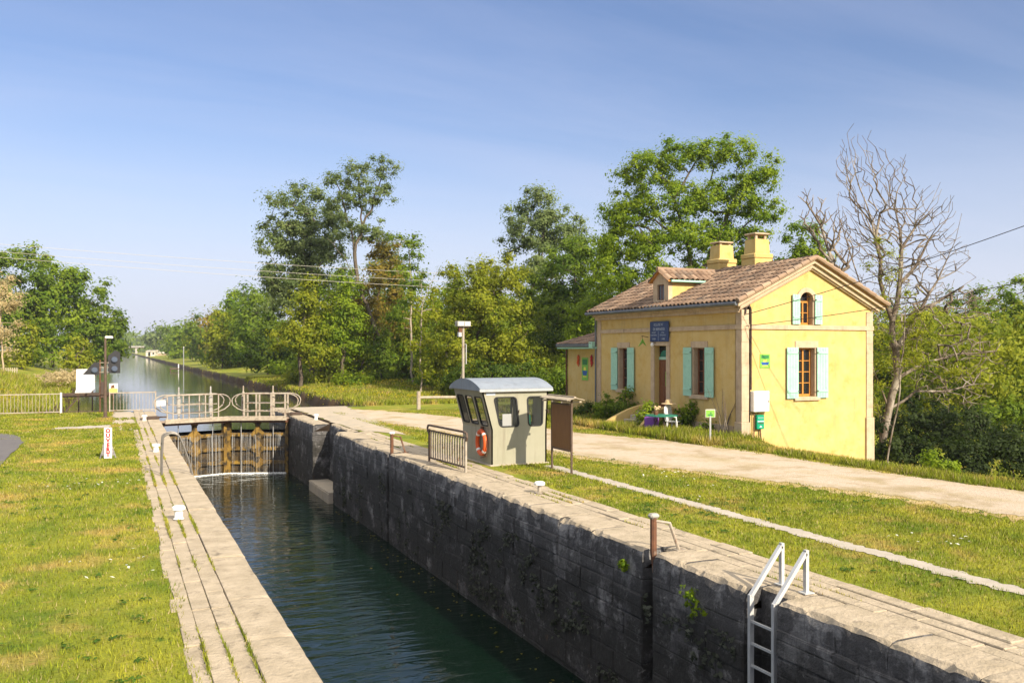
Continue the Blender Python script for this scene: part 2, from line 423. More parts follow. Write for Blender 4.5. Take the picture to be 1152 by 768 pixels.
# ---------------------------------------------------------------- mesh builder
class MB:
    def __init__(s): s.v = []; s.f = []; s.m = []; s.mi = 0
    def quad(s, *p):
        i = len(s.v); s.v += [tuple(q) for q in p]; s.f.append(tuple(range(i, i + len(p)))); s.m.append(s.mi)
    def add(s, vs, fs):
        i = len(s.v); s.v += [tuple(q) for q in vs]
        for f in fs: s.f.append(tuple(i + k for k in f)); s.m.append(s.mi)
    def box(s, a, b, M=None):
        x0, y0, z0 = a; x1, y1, z1 = b
        vs = [Vector(p) for p in ((x0, y0, z0), (x1, y0, z0), (x1, y1, z0), (x0, y1, z0), (x0, y0, z1), (x1, y0, z1), (x1, y1, z1), (x0, y1, z1))]
        if M: vs = [M @ q for q in vs]
        s.add(vs, [(0, 3, 2, 1), (4, 5, 6, 7), (0, 1, 5, 4), (1, 2, 6, 5), (2, 3, 7, 6), (3, 0, 4, 7)])
        return s
    def bbox(s, a, b, bev=.01, jit=0.0, seed=0, seg=1):
        bm = bmesh.new(); bmesh.ops.create_cube(bm, size=1)
        for v in bm.verts:
            v.co = Vector([(a[i] + b[i]) / 2 + v.co[i] * (b[i] - a[i]) for i in range(3)])
        bmesh.ops.bevel(bm, geom=bm.edges[:], offset=bev, segments=seg, affect='EDGES', profile=.5)
        rr = random.Random(seed)
        for v in bm.verts:
            if jit: v.co += Vector((rr.uniform(-jit, jit), rr.uniform(-jit, jit), rr.uniform(-jit, jit)))
        bm.verts.index_update()
        s.add([v.co for v in bm.verts], [[v.index for v in f.verts] for f in bm.faces]); bm.free()
        return s
    def bar(s, p, q, w, h=None, up=(0, 0, 1)):
        p, q = Vector(p), Vector(q); d = (q - p).normalized(); u = Vector(up)
        if abs(d.dot(u)) > .98: u = Vector((0, 1, 0))
        x = d.cross(u).normalized() * w / 2; y = x.cross(d).normalized() * (h or w) / 2
        vs = [p - x - y, p + x - y, p + x + y, p - x + y, q - x - y, q + x - y, q + x + y, q - x + y]
        s.add(vs, [(0, 3, 2, 1), (4, 5, 6, 7), (0, 1, 5, 4), (1, 2, 6, 5), (2, 3, 7, 6), (3, 0, 4, 7)])
        return s
    def tube(s, pts, r, n=8, closed=False):
        pts = [Vector(p) for p in pts]; k = len(pts)
        rs = r if isinstance(r, (list, tuple)) else [r] * k
        base = len(s.v); prev = None
        for i, p in enumerate(pts):
            if closed: d = pts[(i + 1) % k] - pts[i - 1]
            else: d = pts[min(i + 1, k - 1)] - pts[max(i - 1, 0)]
            d = d.normalized() if d.length > 1e-9 else Vector((0, 0, 1))
            if prev is None:
                u = Vector((0, 0, 1)) if abs(d.z) < .9 else Vector((1, 0, 0))
                x = d.cross(u).normalized()
            else:
                x = prev - d * prev.dot(d)
                x = x.normalized() if x.length > 1e-6 else d.orthogonal().normalized()
            prev = x; y = d.cross(x)
            for j in range(n):
                a = 2 * math.pi * j / n
                s.v.append(tuple(p + (x * math.cos(a) + y * math.sin(a)) * rs[i]))
        for i in range(k if closed else k - 1):
            i2 = (i + 1) % k
            for j in range(n):
                j2 = (j + 1) % n
                s.f.append((base + i * n + j, base + i * n + j2, base + i2 * n + j2, base + i2 * n + j)); s.m.append(s.mi)
        if not closed:
            s.f.append(tuple(base + j for j in reversed(range(n)))); s.m.append(s.mi)
            s.f.append(tuple(base + (k - 1) * n + j for j in range(n))); s.m.append(s.mi)
        return s
    def lathe(s, c, prof, n=16):
        base = len(s.v); c = Vector(c)
        for r, z in prof:
            for j in range(n):
                a = 2 * math.pi * j / n
                s.v.append((c.x + r * math.cos(a), c.y + r * math.sin(a), c.z + z))
        for i in range(len(prof) - 1):
            for j in range(n):
                j2 = (j + 1) % n
                s.f.append((base + i * n + j, base + i * n + j2, base + (i + 1) * n + j2, base + (i + 1) * n + j)); s.m.append(s.mi)
        s.f.append(tuple(base + j for j in reversed(range(n)))); s.m.append(s.mi)
        s.f.append(tuple(base + (len(prof) - 1) * n + j for j in range(n))); s.m.append(s.mi)
        return s
    def disc(s, c, axis, r, t, n=18):
        c = Vector(c); a = Vector(axis).normalized()
        return s.tube([c - a * t / 2, c + a * t / 2], r, n)
    def prism(s, poly, vec):
        vec = Vector(vec); k = len(poly); a = [Vector(p) for p in poly]
        vs = a + [p + vec for p in a]
        fs = [tuple(reversed(range(k))), tuple(range(k, 2 * k))] + [(i, (i + 1) % k, k + (i + 1) % k, k + i) for i in range(k)]
        s.add(vs, fs)
        return s
    def plate(s, us, vs, holes, P, N, t):
        """plate with rectangular openings: P(u,v) front point, N*t to the back"""
        us = sorted(set(us) | {h[0] for h in holes} | {h[1] for h in holes})
        vs = sorted(set(vs) | {h[2] for h in holes} | {h[3] for h in holes})
        off = Vector(N) * t
        def solid(i, j):
            if i < 0 or j < 0 or i >= len(us) - 1 or j >= len(vs) - 1: return False
            u = (us[i] + us[i + 1]) / 2; v = (vs[j] + vs[j + 1]) / 2
            return not any(h[0] < u < h[1] and h[2] < v < h[3] for h in holes)
        for i in range(len(us) - 1):
            for j in range(len(vs) - 1):
                if not solid(i, j): continue
                a, b, c, d = (Vector(P(us[i], vs[j])), Vector(P(us[i + 1], vs[j])), Vector(P(us[i + 1], vs[j + 1])), Vector(P(us[i], vs[j + 1])))
                s.quad(a, b, c, d); s.quad(d + off, c + off, b + off, a + off)
                if not solid(i - 1, j): s.quad(d, d + off, a + off, a)
                if not solid(i + 1, j): s.quad(b, b + off, c + off, c)
                if not solid(i, j - 1): s.quad(a, a + off, b + off, b)
                if not solid(i, j + 1): s.quad(c, c + off, d + off, d)
        return s
    def text(s, txt, size, O, X, Y, lift=.004, bold=.0, align='CENTER'):
        """lettering as a raised outline: O centre, X/Y unit axes in the plane"""
        cu = bpy.data.curves.new('lettering', 'FONT'); cu.body = txt; cu.size = size; cu.align_x = align; cu.align_y = 'CENTER'
        cu.resolution_u = 2; cu.offset = bold
        ob = bpy.data.objects.new('lettering', cu); COL.objects.link(ob)
        me = ob.to_mesh()
        O, X, Y = Vector(O), Vector(X), Vector(Y); N = X.cross(Y)
        vs = [O + X * v.co.x + Y * v.co.y + N * lift for v in me.vertices]
        s.add(vs, [tuple(p.vertices) for p in me.polygons])
        ob.to_mesh_clear(); bpy.data.objects.remove(ob); bpy.data.curves.remove(cu)
        return s
    def build(s, name, mats, parent=None, smooth=False, loc=None):
        me = bpy.data.meshes.new(name)
        me.from_pydata(s.v, [], s.f)
        mats = mats if isinstance(mats, (list, tuple)) else [mats]
        for m in mats: me.materials.append(MT[m] if isinstance(m, str) else m)
        if len(mats) > 1: me.polygons.foreach_set('material_index', s.m)
        if smooth: me.polygons.foreach_set('use_smooth', [True] * len(me.polygons))
        me.update()
        o = bpy.data.objects.new(name, me); COL.objects.link(o)
        if parent: o.parent = parent
        if loc: o.location = loc
        return o

def np_mesh(name, verts, quads, mat_, parent=None, tone=None, k=4, smooth=False):
    me = bpy.data.meshes.new(name)
    n = len(verts); f = len(quads)
    me.vertices.add(n); me.vertices.foreach_set('co', np.asarray(verts, dtype=np.float32).ravel())
    me.loops.add(f * k); me.loops.foreach_set('vertex_index', np.asarray(quads, dtype=np.int32).ravel())
    me.polygons.add(f)
    me.polygons.foreach_set('loop_start', np.arange(0, f * k, k, dtype=np.int32))
    me.polygons.foreach_set('loop_total', np.full(f, k, dtype=np.int32))
    if smooth: me.polygons.foreach_set('use_smooth', np.ones(f, dtype=bool))
    me.update(calc_edges=True)
    if tone is not None:
        at = me.attributes.new('tone', 'FLOAT', 'POINT'); at.data.foreach_set('value', np.asarray(tone, dtype=np.float32))
    me.materials.append(MT[mat_])
    o = bpy.data.objects.new(name, me); COL.objects.link(o)
    if parent: o.parent = parent
    return o
# ================================================================ SETTING
WL, WU = -2.82, -0.70           # lock water, canal water

def vnoise(x, seed=0, s=1.0):
    x = np.asarray(x, dtype=float) / s
    i = np.floor(x).astype(int); t = x - i; t = t * t * (3 - 2 * t)
    h = lambda k: (np.sin(k * 127.1 + seed * 311.7) * 43758.5453) % 1.0
    return h(i) * (1 - t) + h(i + 1) * t

def vnoise2(x, y, seed=0, s=1.0):
    x = np.asarray(x, dtype=float) / s; y = np.asarray(y, dtype=float) / s
    i = np.floor(x).astype(int); j = np.floor(y).astype(int)
    u = x - i; v = y - j; u = u * u * (3 - 2 * u); v = v * v * (3 - 2 * v)
    h = lambda a, b: (np.sin(a * 127.1 + b * 311.7 + seed * 74.7) * 43758.5453) % 1.0
    return (h(i, j) * (1 - u) + h(i + 1, j) * u) * (1 - v) + (h(i, j + 1) * (1 - u) + h(i + 1, j + 1) * u) * v

def land(X, Y):
    """height of the land (no lock or canal)"""
    X = np.asarray(X, float); Y = np.asarray(Y, float)
    z = np.zeros_like(X)
    s0 = 19.45 + 1.15 * sstep(22.8, 26, Y) + .55 * sstep(18, 13, Y)
    z = z - 1.55 * sstep(s0, s0 + 3.6, X) * (1 - sstep(31, 42, Y))
    z = z - 1.2 * sstep(24, 34, X) * (1 - sstep(31, 42, Y))
    z = z + 1.9 * sstep(26, 75, X) * (1 - sstep(45, 60, Y)) * sstep(30, 50, X)
    z = z + 1.35 * sstep(-4.5, -13, X) * sstep(53, 70, Y)
    z = z + .5 * sstep(14, 22, X) * sstep(60, 75, Y)
    z = z + (vnoise2(X, Y, 3, 2.7) - .5) * .07 * np.where(Y < 52, sstep(.3, -2.0, X) + .10 * sstep(9.6, 11.5, X), 1)
    z = z - .016 * ((X > .50) & (X < 9.5) & (Y < 51))
    return z

def ground_h(X, Y):
    X = np.asarray(X, float); Y = np.asarray(Y, float)
    z = land(X, Y)
    lock = (X > 1.3) & (X < 8.9) & (Y < 50.9)
    z = np.where(lock, -6.5, z)
    up = Y > 50.9
    xr = 12.75 + (vnoise(Y, 5, 1.7) - .5) * .55 + (vnoise(Y, 8, .5) - .5) * .2
    xl = -3.0 + (vnoise(Y, 6, 2.2) - .5) * .5
    far = sstep(52, 60, Y)
    can = sstep(xr + .75, xr - .3, X) * sstep(xl - .35, xl + .2, X)
    z = np.where(up, z * (1 - can) + (-2.6) * can, z)
    return z

def lines(segs):
    out = []
    for a, b, st in segs:
        n = max(1, int(round((b - a) / st)))
        out += list(np.linspace(a, b, n, endpoint=False))
    out.append(segs[-1][1])
    return np.array(sorted(set(np.round(out, 4))))

gx = lines([(-2600, -600, 400), (-600, -150, 90), (-150, -40, 10), (-40, -6, .8), (-6, -2.2, .16), (-2.2, .48, .3), (.48, .56, .08), (.56, 1.2, .32), (1.2, 1.4, .2), (1.4, 8.8, 1.85), (8.8, 9.0, .2),
            (9.0, 9.44, .22), (9.44, 9.54, .1), (9.54, 12.0, .4), (12.0, 14.0, .11), (14, 30, .45), (30, 60, 1.5), (60, 200, 12), (200, 600, 80), (600, 2600, 400)])
gy = lines([(-400, -40, 60), (-40, 4, 4), (4, 50.8, .5), (50.8, 51.0, .2), (51.0, 110, .4), (110, 200, 1.2), (200, 420, 5), (420, 1000, 40), (1000, 2600, 200)])
GX, GY = np.meshgrid(gx, gy, indexing='xy')
GZ = ground_h(GX, GY)
nv = np.stack([GX.ravel(), GY.ravel(), GZ.ravel()], 1)
nx, ny = len(gx), len(gy)
ii, jj = np.meshgrid(np.arange(nx - 1), np.arange(ny - 1), indexing='xy')
q = np.stack([jj * nx + ii, jj * nx + ii + 1, (jj + 1) * nx + ii + 1, (jj + 1) * nx + ii], -1).reshape(-1, 4)
# bare earth where the ground is steep
m = MT['grass_ground']; nt = m.node_tree
b = nt.nodes['Principled BSDF']; old = b.inputs['Base Color'].links[0].from_socket
ge = _n(nt, 'ShaderNodeNewGeometry'); sp = _n(nt, 'ShaderNodeSeparateXYZ'); nt.links.new(ge.outputs['True Normal'], sp.inputs[0])
mr = _n(nt, 'ShaderNodeMapRange'); mr.inputs['From Min'].default_value = .86; mr.inputs['From Max'].default_value = .6
nt.links.new(sp.outputs['Z'], mr.inputs['Value'])
mx = _n(nt, 'ShaderNodeMix', data_type='RGBA'); mx.inputs[7].default_value = (.075, .048, .026, 1)
nt.links.new(old, mx.inputs[6]); nt.links.new(mr.outputs[0], mx.inputs[0]); nt.links.new(mx.outputs[2], b.inputs['Base Color'])
tag(np_mesh('ground', nv, q, 'grass_ground', smooth=True), kind='structure')

# ---- water
wb = MB(); wb.quad((1.8, -10, WL), (8.7, -10, WL), (8.7, 44.95, WL), (1.8, 44.95, WL)); wb.quad((1.8, 44.95, WL), (8.7, 44.95, WL), (5.05, 46.4, WL))
tag(wb.build('lock_water', 'lock_water'), kind='structure')
wb = MB(); wb.quad((1.9, 45.35, WU), (5.05, 46.4, WU), (5.05, 51, WU), (1.9, 51, WU)); wb.quad((5.05, 46.4, WU), (7.9, 45.35, WU), (7.9, 51, WU), (5.05, 51, WU))
wb.quad((-4.5, 51, WU), (14.5, 51, WU), (14.5, 2400, WU), (-4.5, 2400, WU))
tag(wb.build('canal_water', 'canal_water'), kind='structure')

# ---- strips lying on the ground
def ribbon(name, left, right, lift, mat_, sub=14, n=90, rag=.0, seed=0):
    def resample(P, n):
        P = np.array([(p[0], p[1]) for p in P], float)
        d = np.r_[0, np.cumsum(np.linalg.norm(np.diff(P, axis=0), axis=1))]
        t = np.linspace(0, d[-1], n)
        return np.stack([np.interp(t, d, P[:, 0]), np.interp(t, d, P[:, 1])], 1)
    A, B = resample(left, n), resample(right, n)
    s = np.linspace(0, 1, sub)
    if rag:
        t = np.arange(n); w = np.linalg.norm(B - A, axis=1, keepdims=True)
        ea = ((vnoise(t, seed, 2.1) - .5) * rag + (vnoise(t, seed + 3, .9) - .5) * rag * .6)[:, None] / w
        eb = ((vnoise(t, seed + 7, 2.4) - .5) * rag + (vnoise(t, seed + 9, .8) - .5) * rag * .6)[:, None] / w
        A, B = A + (B - A) * ea, B + (A - B) * eb
    P = A[:, None, :] * (1 - s)[None, :, None] + B[:, None, :] * s[None, :, None]
    Z = np.maximum(land(P[..., 0], P[..., 1]), -9) + lift
    V = np.concatenate([P, Z[..., None]], -1).reshape(-1, 3)
    i, j = np.meshgrid(np.arange(n - 1), np.arange(sub - 1), indexing='ij')
    Q = np.stack([i * sub + j, i * sub + j + 1, (i + 1) * sub + j + 1, (i + 1) * sub + j], -1).reshape(-1, 4)
    return tag(np_mesh(name, V, Q, mat_, None, np.tile(s, n)), kind='structure')

P2 = lambda pts: [wz(x, y) for x, y in pts]
ROAD_LO = [Vector((16.9, -6, 0)), Vector((16.8, 5, 0))] + P2([(1152, 582), (1000, 557), (800, 533), (720, 522), (650, 513), (590, 502), (500, 486), (440, 476), (390, 469)]) 
ROAD_UP = [Vector((19.7, -6, 0)), Vector((19.5, 6, 0))] + P2([(1152, 553), (1000, 533), (835, 507), (750, 496), (650, 487), (560, 474), (480, 466), (430, 462), (385, 460)])
off_ = lambda P, d: [(p[0] + d, p[1] - d * .3 * 0) for p in P]
ribbon('road_verge', [(p[0] - .42, p[1] - .12) for p in ROAD_LO], [(p[0] + .30, p[1] + .1) for p in ROAD_UP], .006, 'dry_verge', 24, 700, .5, 12)
ribbon('gravel_road', ROAD_LO, ROAD_UP, .013, 'gravel', 24, 700, .30, 2)
ribbon('footpath', [(11.02, -6), (11.02, 22.6)], [(11.4, -6), (11.4, 22.6)], .011, 'path_concrete', 6, 500, .12, 4)
ribbon('towpath', [(-6.2, -6), (-6.2, 34), (-7.2, 37.8), (-10, 39.4), (-40, 41)], [(-3.0, -6), (-2.95, 30), (-2.95, 35), (-3.4, 38.8), (-5.2, 41.6), (-9, 42.6), (-40, 44)], .03, 'asphalt', 10, 160, .15, 6)
ribbon('quay_paving', [(-.1, 39.6), (-.1, 51.05)], [(.84, 39.6), (.84, 51.05)], .014, 'old_paving', 8, 60, .2, 8)
ribbon('cross_path', [(-2.4, 40.9), (-.05, 41.2)], [(-2.4, 42.1), (-.05, 42.5)], .012, 'path_concrete', 6, 40, .35, 9)
ribbon('embankment_path', [wz(-40, 452, .2), wz(0, 442, .9), wz(25, 428, 1.2), wz(52, 419, 1.3)], [wz(-40, 440, .2), wz(0, 433, .9), wz(30, 422, 1.2), wz(56, 417, 1.3)], .05, 'asphalt', 8, 40)
ribbon('lock_head_paving', [(9.0, 36.0), (9.0, 51.0)], [(10.2, 33.0), (12.2, 51.0)], .016, 'old_paving', 12, 60, .3, 12)

# ---------------------------------------------------------------- LOCK WALLS
def coping_block(mb, xf, xb, y0, y1, sgn, seed, front_mi, h=.36, top=.02, chip=.05):
    """edge stone; face at xf, back at xb; sgn=-1 when the face looks to -X. worn rounded edge"""
    n = max(3, int((y1 - y0) / .09) + 1)
    ys = np.linspace(y0 + .008, y1 - .008, n)
    w = abs(xb - xf); d = -sgn
    off = (vnoise(ys, seed, .55) - .5) * chip * .12
    ch = np.clip(vnoise(ys, seed + 50, .35) * 1.5 - .75, 0, 1) * chip + np.clip(vnoise(ys, seed + 90, .12) - .5, 0, 1) * chip
    end = np.minimum(ys - y0, y1 - ys); rnd = np.clip(.05 - end, 0, .05) * .5
    rows = []
    for k, y in enumerate(ys):
        e = float(ch[k]); o = float(off[k]); r = float(rnd[k])
        prof = [(o, -h), (o * .6, -.12 - e * .8), (o + .012 + e * .35, -.045 - e * .5), (.04 + e * .8, -.008 - r), (.16, 0 - r * .5), (w * .6, .004 - r * .5), (w - .012, -r * .5), (w - .004, -.02)]
        rows.append([Vector((xf + d * a, y, top + z)) for a, z in prof])
    m = len(rows[0]); save = mb.mi
    for k in range(n - 1):
        for j in range(m - 1):
            mb.mi = front_mi if j < 2 else 0
            a, b_, c, dd = rows[k][j], rows[k + 1][j], rows[k + 1][j + 1], rows[k][j + 1]
            mb.quad(a, b_, c, dd) if sgn > 0 else mb.quad(a, dd, c, b_)
    mb.mi = front_mi
    for k in (0, n - 1): mb.quad(*rows[k])
    mb.mi = save

rw = empty('lock_wall', (7.9, 20, 0), 0, 'tall shaded lock wall of dark stained masonry below the booth and ladder', 'lock wall')
path = [(7.9, -8), (7.9, 9.2), (8.2, 9.2), (8.2, 9.88), (7.9, 9.88), (7.9, 12.15), (8.3, 12.15), (8.3, 12.45), (7.9, 12.45), (7.9, 27.22), (8.3, 27.22), (8.3, 27.42), (7.9, 27.42),
        (7.9, 35.1), (8.62, 35.1), (8.62, 39.1), (7.9, 39.1), (7.9, 51.2), (12.9, 51.2)]
vs, fs = [], []
for (a, b_) in zip(path[:-1], path[1:]):
    L_ = math.dist(a, b_); n = max(1, int(L_ / .16)); zs = np.linspace(-.30 if a[1] < 51.1 else 0, -6, 34)
    dx, dy = (b_[0] - a[0]) / L_, (b_[1] - a[1]) / L_
    nx_, ny_ = -dy, dx
    base = len(vs)
    for k in range(n + 1):
        t = k / n; x, y = a[0] + (b_[0] - a[0]) * t, a[1] + (b_[1] - a[1]) * t
        for z in zs:
            r = (float(vnoise2(y * 1.0 + x, z, 2, .5)) - .5) * .05 + (float(vnoise2(y + x, z, 5, .17)) - .5) * .025
            edge = min(t, 1 - t) * L_
            r *= min(1, edge / .05) if edge < .05 else 1
            vs.append((x + nx_ * r, y + ny_ * r, z))
    mz = len(zs)
    for k in range(n):
        for j in range(mz - 1):
            fs.append((base + k * mz + j, base + k * mz + j + 1, base + (k + 1) * mz + j + 1, base + (k + 1) * mz + j))
mb = MB(); mb.add(vs, fs)
def child(mb, name, mats, root, **kw):
    o = mb.build(name, mats, root, **kw); o.matrix_parent_inverse = Matrix.Translation(-root.location) if root.rotation_euler.z == 0 else root.matrix_basis.inverted(); return o
child(mb, 'wall_face', 'lock_masonry', rw)
mb = MB()
brk = [9.2, 9.88, 12.15, 12.45, 27.22, 27.42, 35.1, 39.1]
y = -6.0; rr = random.Random(5); k = 0
while y < 51.0:
    ln = rr.uniform(1.15, 1.75); y1 = min(y + ln, 51.1)
    for b_ in brk:
        if y + 1e-3 < b_ < y1 + .35: y1 = b_; break
    yc = (y + y1) / 2
    xf = 8.2 if 9.2 < yc < 9.88 else 8.3 if (12.15 < yc < 12.45 or 27.22 < yc < 27.42) else 8.62 if 35.1 < yc < 39.1 else 7.9
    coping_block(mb, xf, 8.62 if xf < 8.6 else 8.9, y, y1, -1, k * 3.1, 1, h=.34, top=.02 + rr.uniform(-.012, .008), chip=.17)
    y = y1; k += 1
child(mb, 'coping', ['coping_stone', 'lock_masonry'], rw)
mb = MB()
for xi, (x0, x1) in enumerate([(8.64, 8.88), (8.90, 9.13), (9.15, 9.40)]):
    y = -6 + xi * .37
    while y < 36.5:
        ln = rr.uniform(.75, 1.5)
        if x0 > 8.9 or not (35.1 < y + ln / 2 < 39.1):
            mb.bbox((x0, y, -.12), (x1 + rr.uniform(-.01, .005) + (rr.uniform(0, .07) if xi == 2 else 0), y + ln - .014, .012 + rr.uniform(-.014, .006)), .012, .004, int(y * 100) + xi)
        y += ln
child(mb, 'paving_course', 'coping_stone', rw)
# facing stones: each block its own depth and worn edges
mb = MB(); rr = random.Random(21); z = -.345; row = 0
spans = [(-6, 9.2), (9.88, 12.15), (12.45, 27.22), (27.42, 35.1), (39.1, 51.1)]
while z > -3.3:
    h = rr.uniform(.36, .50)
    for (ya, yb) in spans:
        y = ya - (rr.uniform(0, .6) if ya < -5 else 0)
        while y < yb - .02:
            y1 = y + rr.uniform(.55, 1.35)
            if yb - y1 < .3: y1 = yb
            d = rr.uniform(.004, .034); sd = int(1000 * (y + 50) + row)
            mb.bbox((7.9 - d, y + .007, z - h + .007), (7.98, y1 - .007, z - .007), rr.uniform(.015, .035), .009, sd, 2)
            y = y1
    z -= h; row += 1
child(mb, 'facing_stone', 'lock_masonry', rw)
mb = MB(); mb.bbox((7.7, 35.12, -3.2), (8.62, 39.08, -2.42), .05, .03, 3, 2); child(mb, 'niche_sill', 'old_paving', rw)

lw = empty('lock_wall', (1.9, 20, 0), 0, 'sunlit pale stone lock wall beside the lawn with weeds in its paving joints', 'lock wall')
mb = MB(); mb.box((.9, -8, -6), (1.86, 51.2, -.2)); mb.box((-5.4, 50.7, -4), (.9, 51.2, -.02)); child(mb, 'wall_face', 'lock_masonry', lw)
mb = MB(); y = -6; k = 0
while y < 51:
    ln = rr.uniform(1.5, 2.6); y1 = min(y + ln, 51.15)
    coping_block(mb, 1.9, 1.345, y, y1, 1, k * 2.3 + 7, 0, h=.4, top=.022 + rr.uniform(-.01, .008), chip=.022); y = y1; k += 1
child(mb, 'coping', ['coping_stone', 'lock_masonry'], lw)
mb = MB()
for xi, (x0, x1) in enumerate([(1.110, 1.338), (.882, 1.104), (.665, .876)]):
    y = -6 + xi * .5
    while y < (51 if xi < 2 else 40):
        ln = rr.uniform(.8, 1.9) if xi < 2 else rr.uniform(.35, .9)
        mb.bbox((x0 + (rr.uniform(-.03, .05) if xi == 2 else 0), y, -.15), (x1, y + ln - .012, .014 + rr.uniform(-.014, .006) - .012 * (xi == 2)), .006, .004, int(y * 77) + xi)
        y += ln
child(mb, 'paving_course', 'coping_stone', lw)

# ---------------------------------------------------------------- LOCK GATES
def gate_leaf(hinge, mitre, label, seed, flip):
    hv, mv = Vector((*hinge, 0)), Vector((*mitre, 0))
    d = mv - hv; Lw = d.length; ang = math.atan2(d.y, d.x)
    root = empty('lock_gate', (hv.x, hv.y, 0), ang, label, 'lock gate', 'mitre gates of the lock')
    s = -1 if flip else 1               # downstream is local -y for the left leaf, +y for the right one
    Y = lambda v: v * s
    def bx(mb, x0, x1, y0, y1, z0, z1, bev=.015):
        ya, yb = sorted((Y(y0), Y(y1))); return mb.bbox((x0, ya, z0), (x1, yb, z1), bev, .004, seed)
    mb = MB(); bx(mb, .05, Lw - .02, .06, .14, -5.5, -.86); mb.build('gate_panel', 'gate_dark', root)
    mb = MB()
    bx(mb, 0, .15, -.12, .2, -5.5, -.2); bx(mb, Lw - .18, Lw, -.12, .2, -5.5, -.2)
    bx(mb, Lw * .5 - .085, Lw * .5 + .085, -.14, .12, -5.5, -.2)
    for z in (-.93, -1.62, -2.30, -2.98): bx(mb, .15, Lw - .1, -.10, .06, z - .09, z + .09)
    # curved brackets: solid webs that narrow towards mid height between beams
    for z0, z1 in ((-1.62, -.93), (-2.30, -1.62), (-2.98, -2.30), (-.93, -.12)):
        for xc, w0 in ((Lw * .5, .52), ):
            pts = []
            for t in np.linspace(0, 1, 9): pts.append((xc - .1 - w0 * (abs(2 * t - 1) ** 2.2) * .75, z0 + (z1 - z0) * t))
            for t in np.linspace(1, 0, 9): pts.append((xc + .1 + w0 * (abs(2 * t - 1) ** 2.2) * .75, z0 + (z1 - z0) * t))
            mb.prism([(x, Y(-.09), z) for x, z in pts], (0, Y(.10), 0))
    mb.build('gate_frame', 'gate_ochre', root)
    mb = MB()
    for x in (Lw * .24, Lw * .76): mb = MB(); mb.tube([(x, Y(-.18), -3.2), (x, Y(-.18), 0)], .022, 6); mb.build('lift_rod', 'galvanised', root)
    mb = MB()
    for i in range(4): bx(mb, -.05 - .25 * (not flip), Lw - .12, -.62 + i * .205, -.62 + i * .205 + .195, -.13, -.085, .006)
    mb.build('walkway', 'deck_wood', root)
    mb = MB(); bx(mb, -.02, Lw - .1, -.68, -.62, -.19, .03, .008); mb.build('toe_board', 'grey_wood', root)
    mb = MB(); bx(mb, .0, Lw - .05, -.5, .14, -.30, -.14, .01); mb.build('top_beam', 'rust', root)
    # railings: front and back run, curved returns at both ends
    for yy, nm in ((-.58, 'railing'), (.12, 'railing')):
        mb = MB(); y_ = Y(yy); H = 1.12; e0, e1 = (.30, Lw - .62) if not flip else (-.02, Lw - .92); xa, xb = e0, e1
        loop = []
        for t in np.linspace(0, math.pi * .5, 6): loop.append((e0 - .55 * math.sin(t), y_, H - .34 + .34 * math.cos(t)))
        left = loop + [(e0 - .50, y_, H - .55), (e0 - .25, y_, .38), (e0 + .1, y_, .26)]
        right = [(e1 + (e0 - p[0]), y_, p[2]) for p in left]
        mb.tube(list(reversed(left)) + right, .026, 7)
        mb.tube([(e0 + .12, y_, .66), (e1 - .12, y_, .66)], .022, 6)
        mb.tube([(e0 + .1, y_, .26), (e1 - .1, y_, .26)], .022, 6)
        mb.build(nm, 'cream_paint', root)
        for x in (xa + .08, xa + (xb - xa) * .36, xa + (xb - xa) * .70, xb - .05):
            mb = MB(); mb.bar((x, y_ + s * .005, -.08), (x, y_ + s * .005, H + .02), .055 if not flip else .085, .03, (0, 1, 0)); mb.build('post', 'cream_paint', root)
    for x in (Lw * .24, Lw * .72):
        mb = MB(); mb.lathe((x, Y(-.24), 0), [(.05, -.1), (.05, .22), (.095, .24), (.095, .98), (.06, 1.02), (.06, 1.2), (.035, 1.22), (.035, 1.46), (.02, 1.5)], 12)
        mb.build('paddle_gear', 'cream_paint' if flip else 'grey_paint', root)
    mb = MB()
    xs = .1
    mb.bbox((xs - .75, min(Y(-.1), Y(.25)), .02), (xs - .15, max(Y(-.1), Y(.25)), .16), .03); mb.tube([(xs - 1.0, Y(.1), .06), (xs - .6, Y(.05), .12), (xs + .2, Y(.0), .1)], .035, 7)
    mb.build('gate_actuator', 'dark_iron', root)
    if not flip:
        mb = MB(); mb.box((-.42, Y(-.66) - .012, .68), (-.02, Y(-.66) + .012, .93)); mb.build('notice_plate', 'white_paint', root)
    return root, ang, Lw, s

gL = gate_leaf((1.92, 45.0), (5.02, 46.05), 'rusty lock gate leaf with railed walkway, next to the pale quay and small white notice', 1, False)
gR = gate_leaf((7.88, 45.0), (5.06, 46.05), 'rusty lock gate leaf with railed walkway, shut against the dark masonry wall', 2, True)

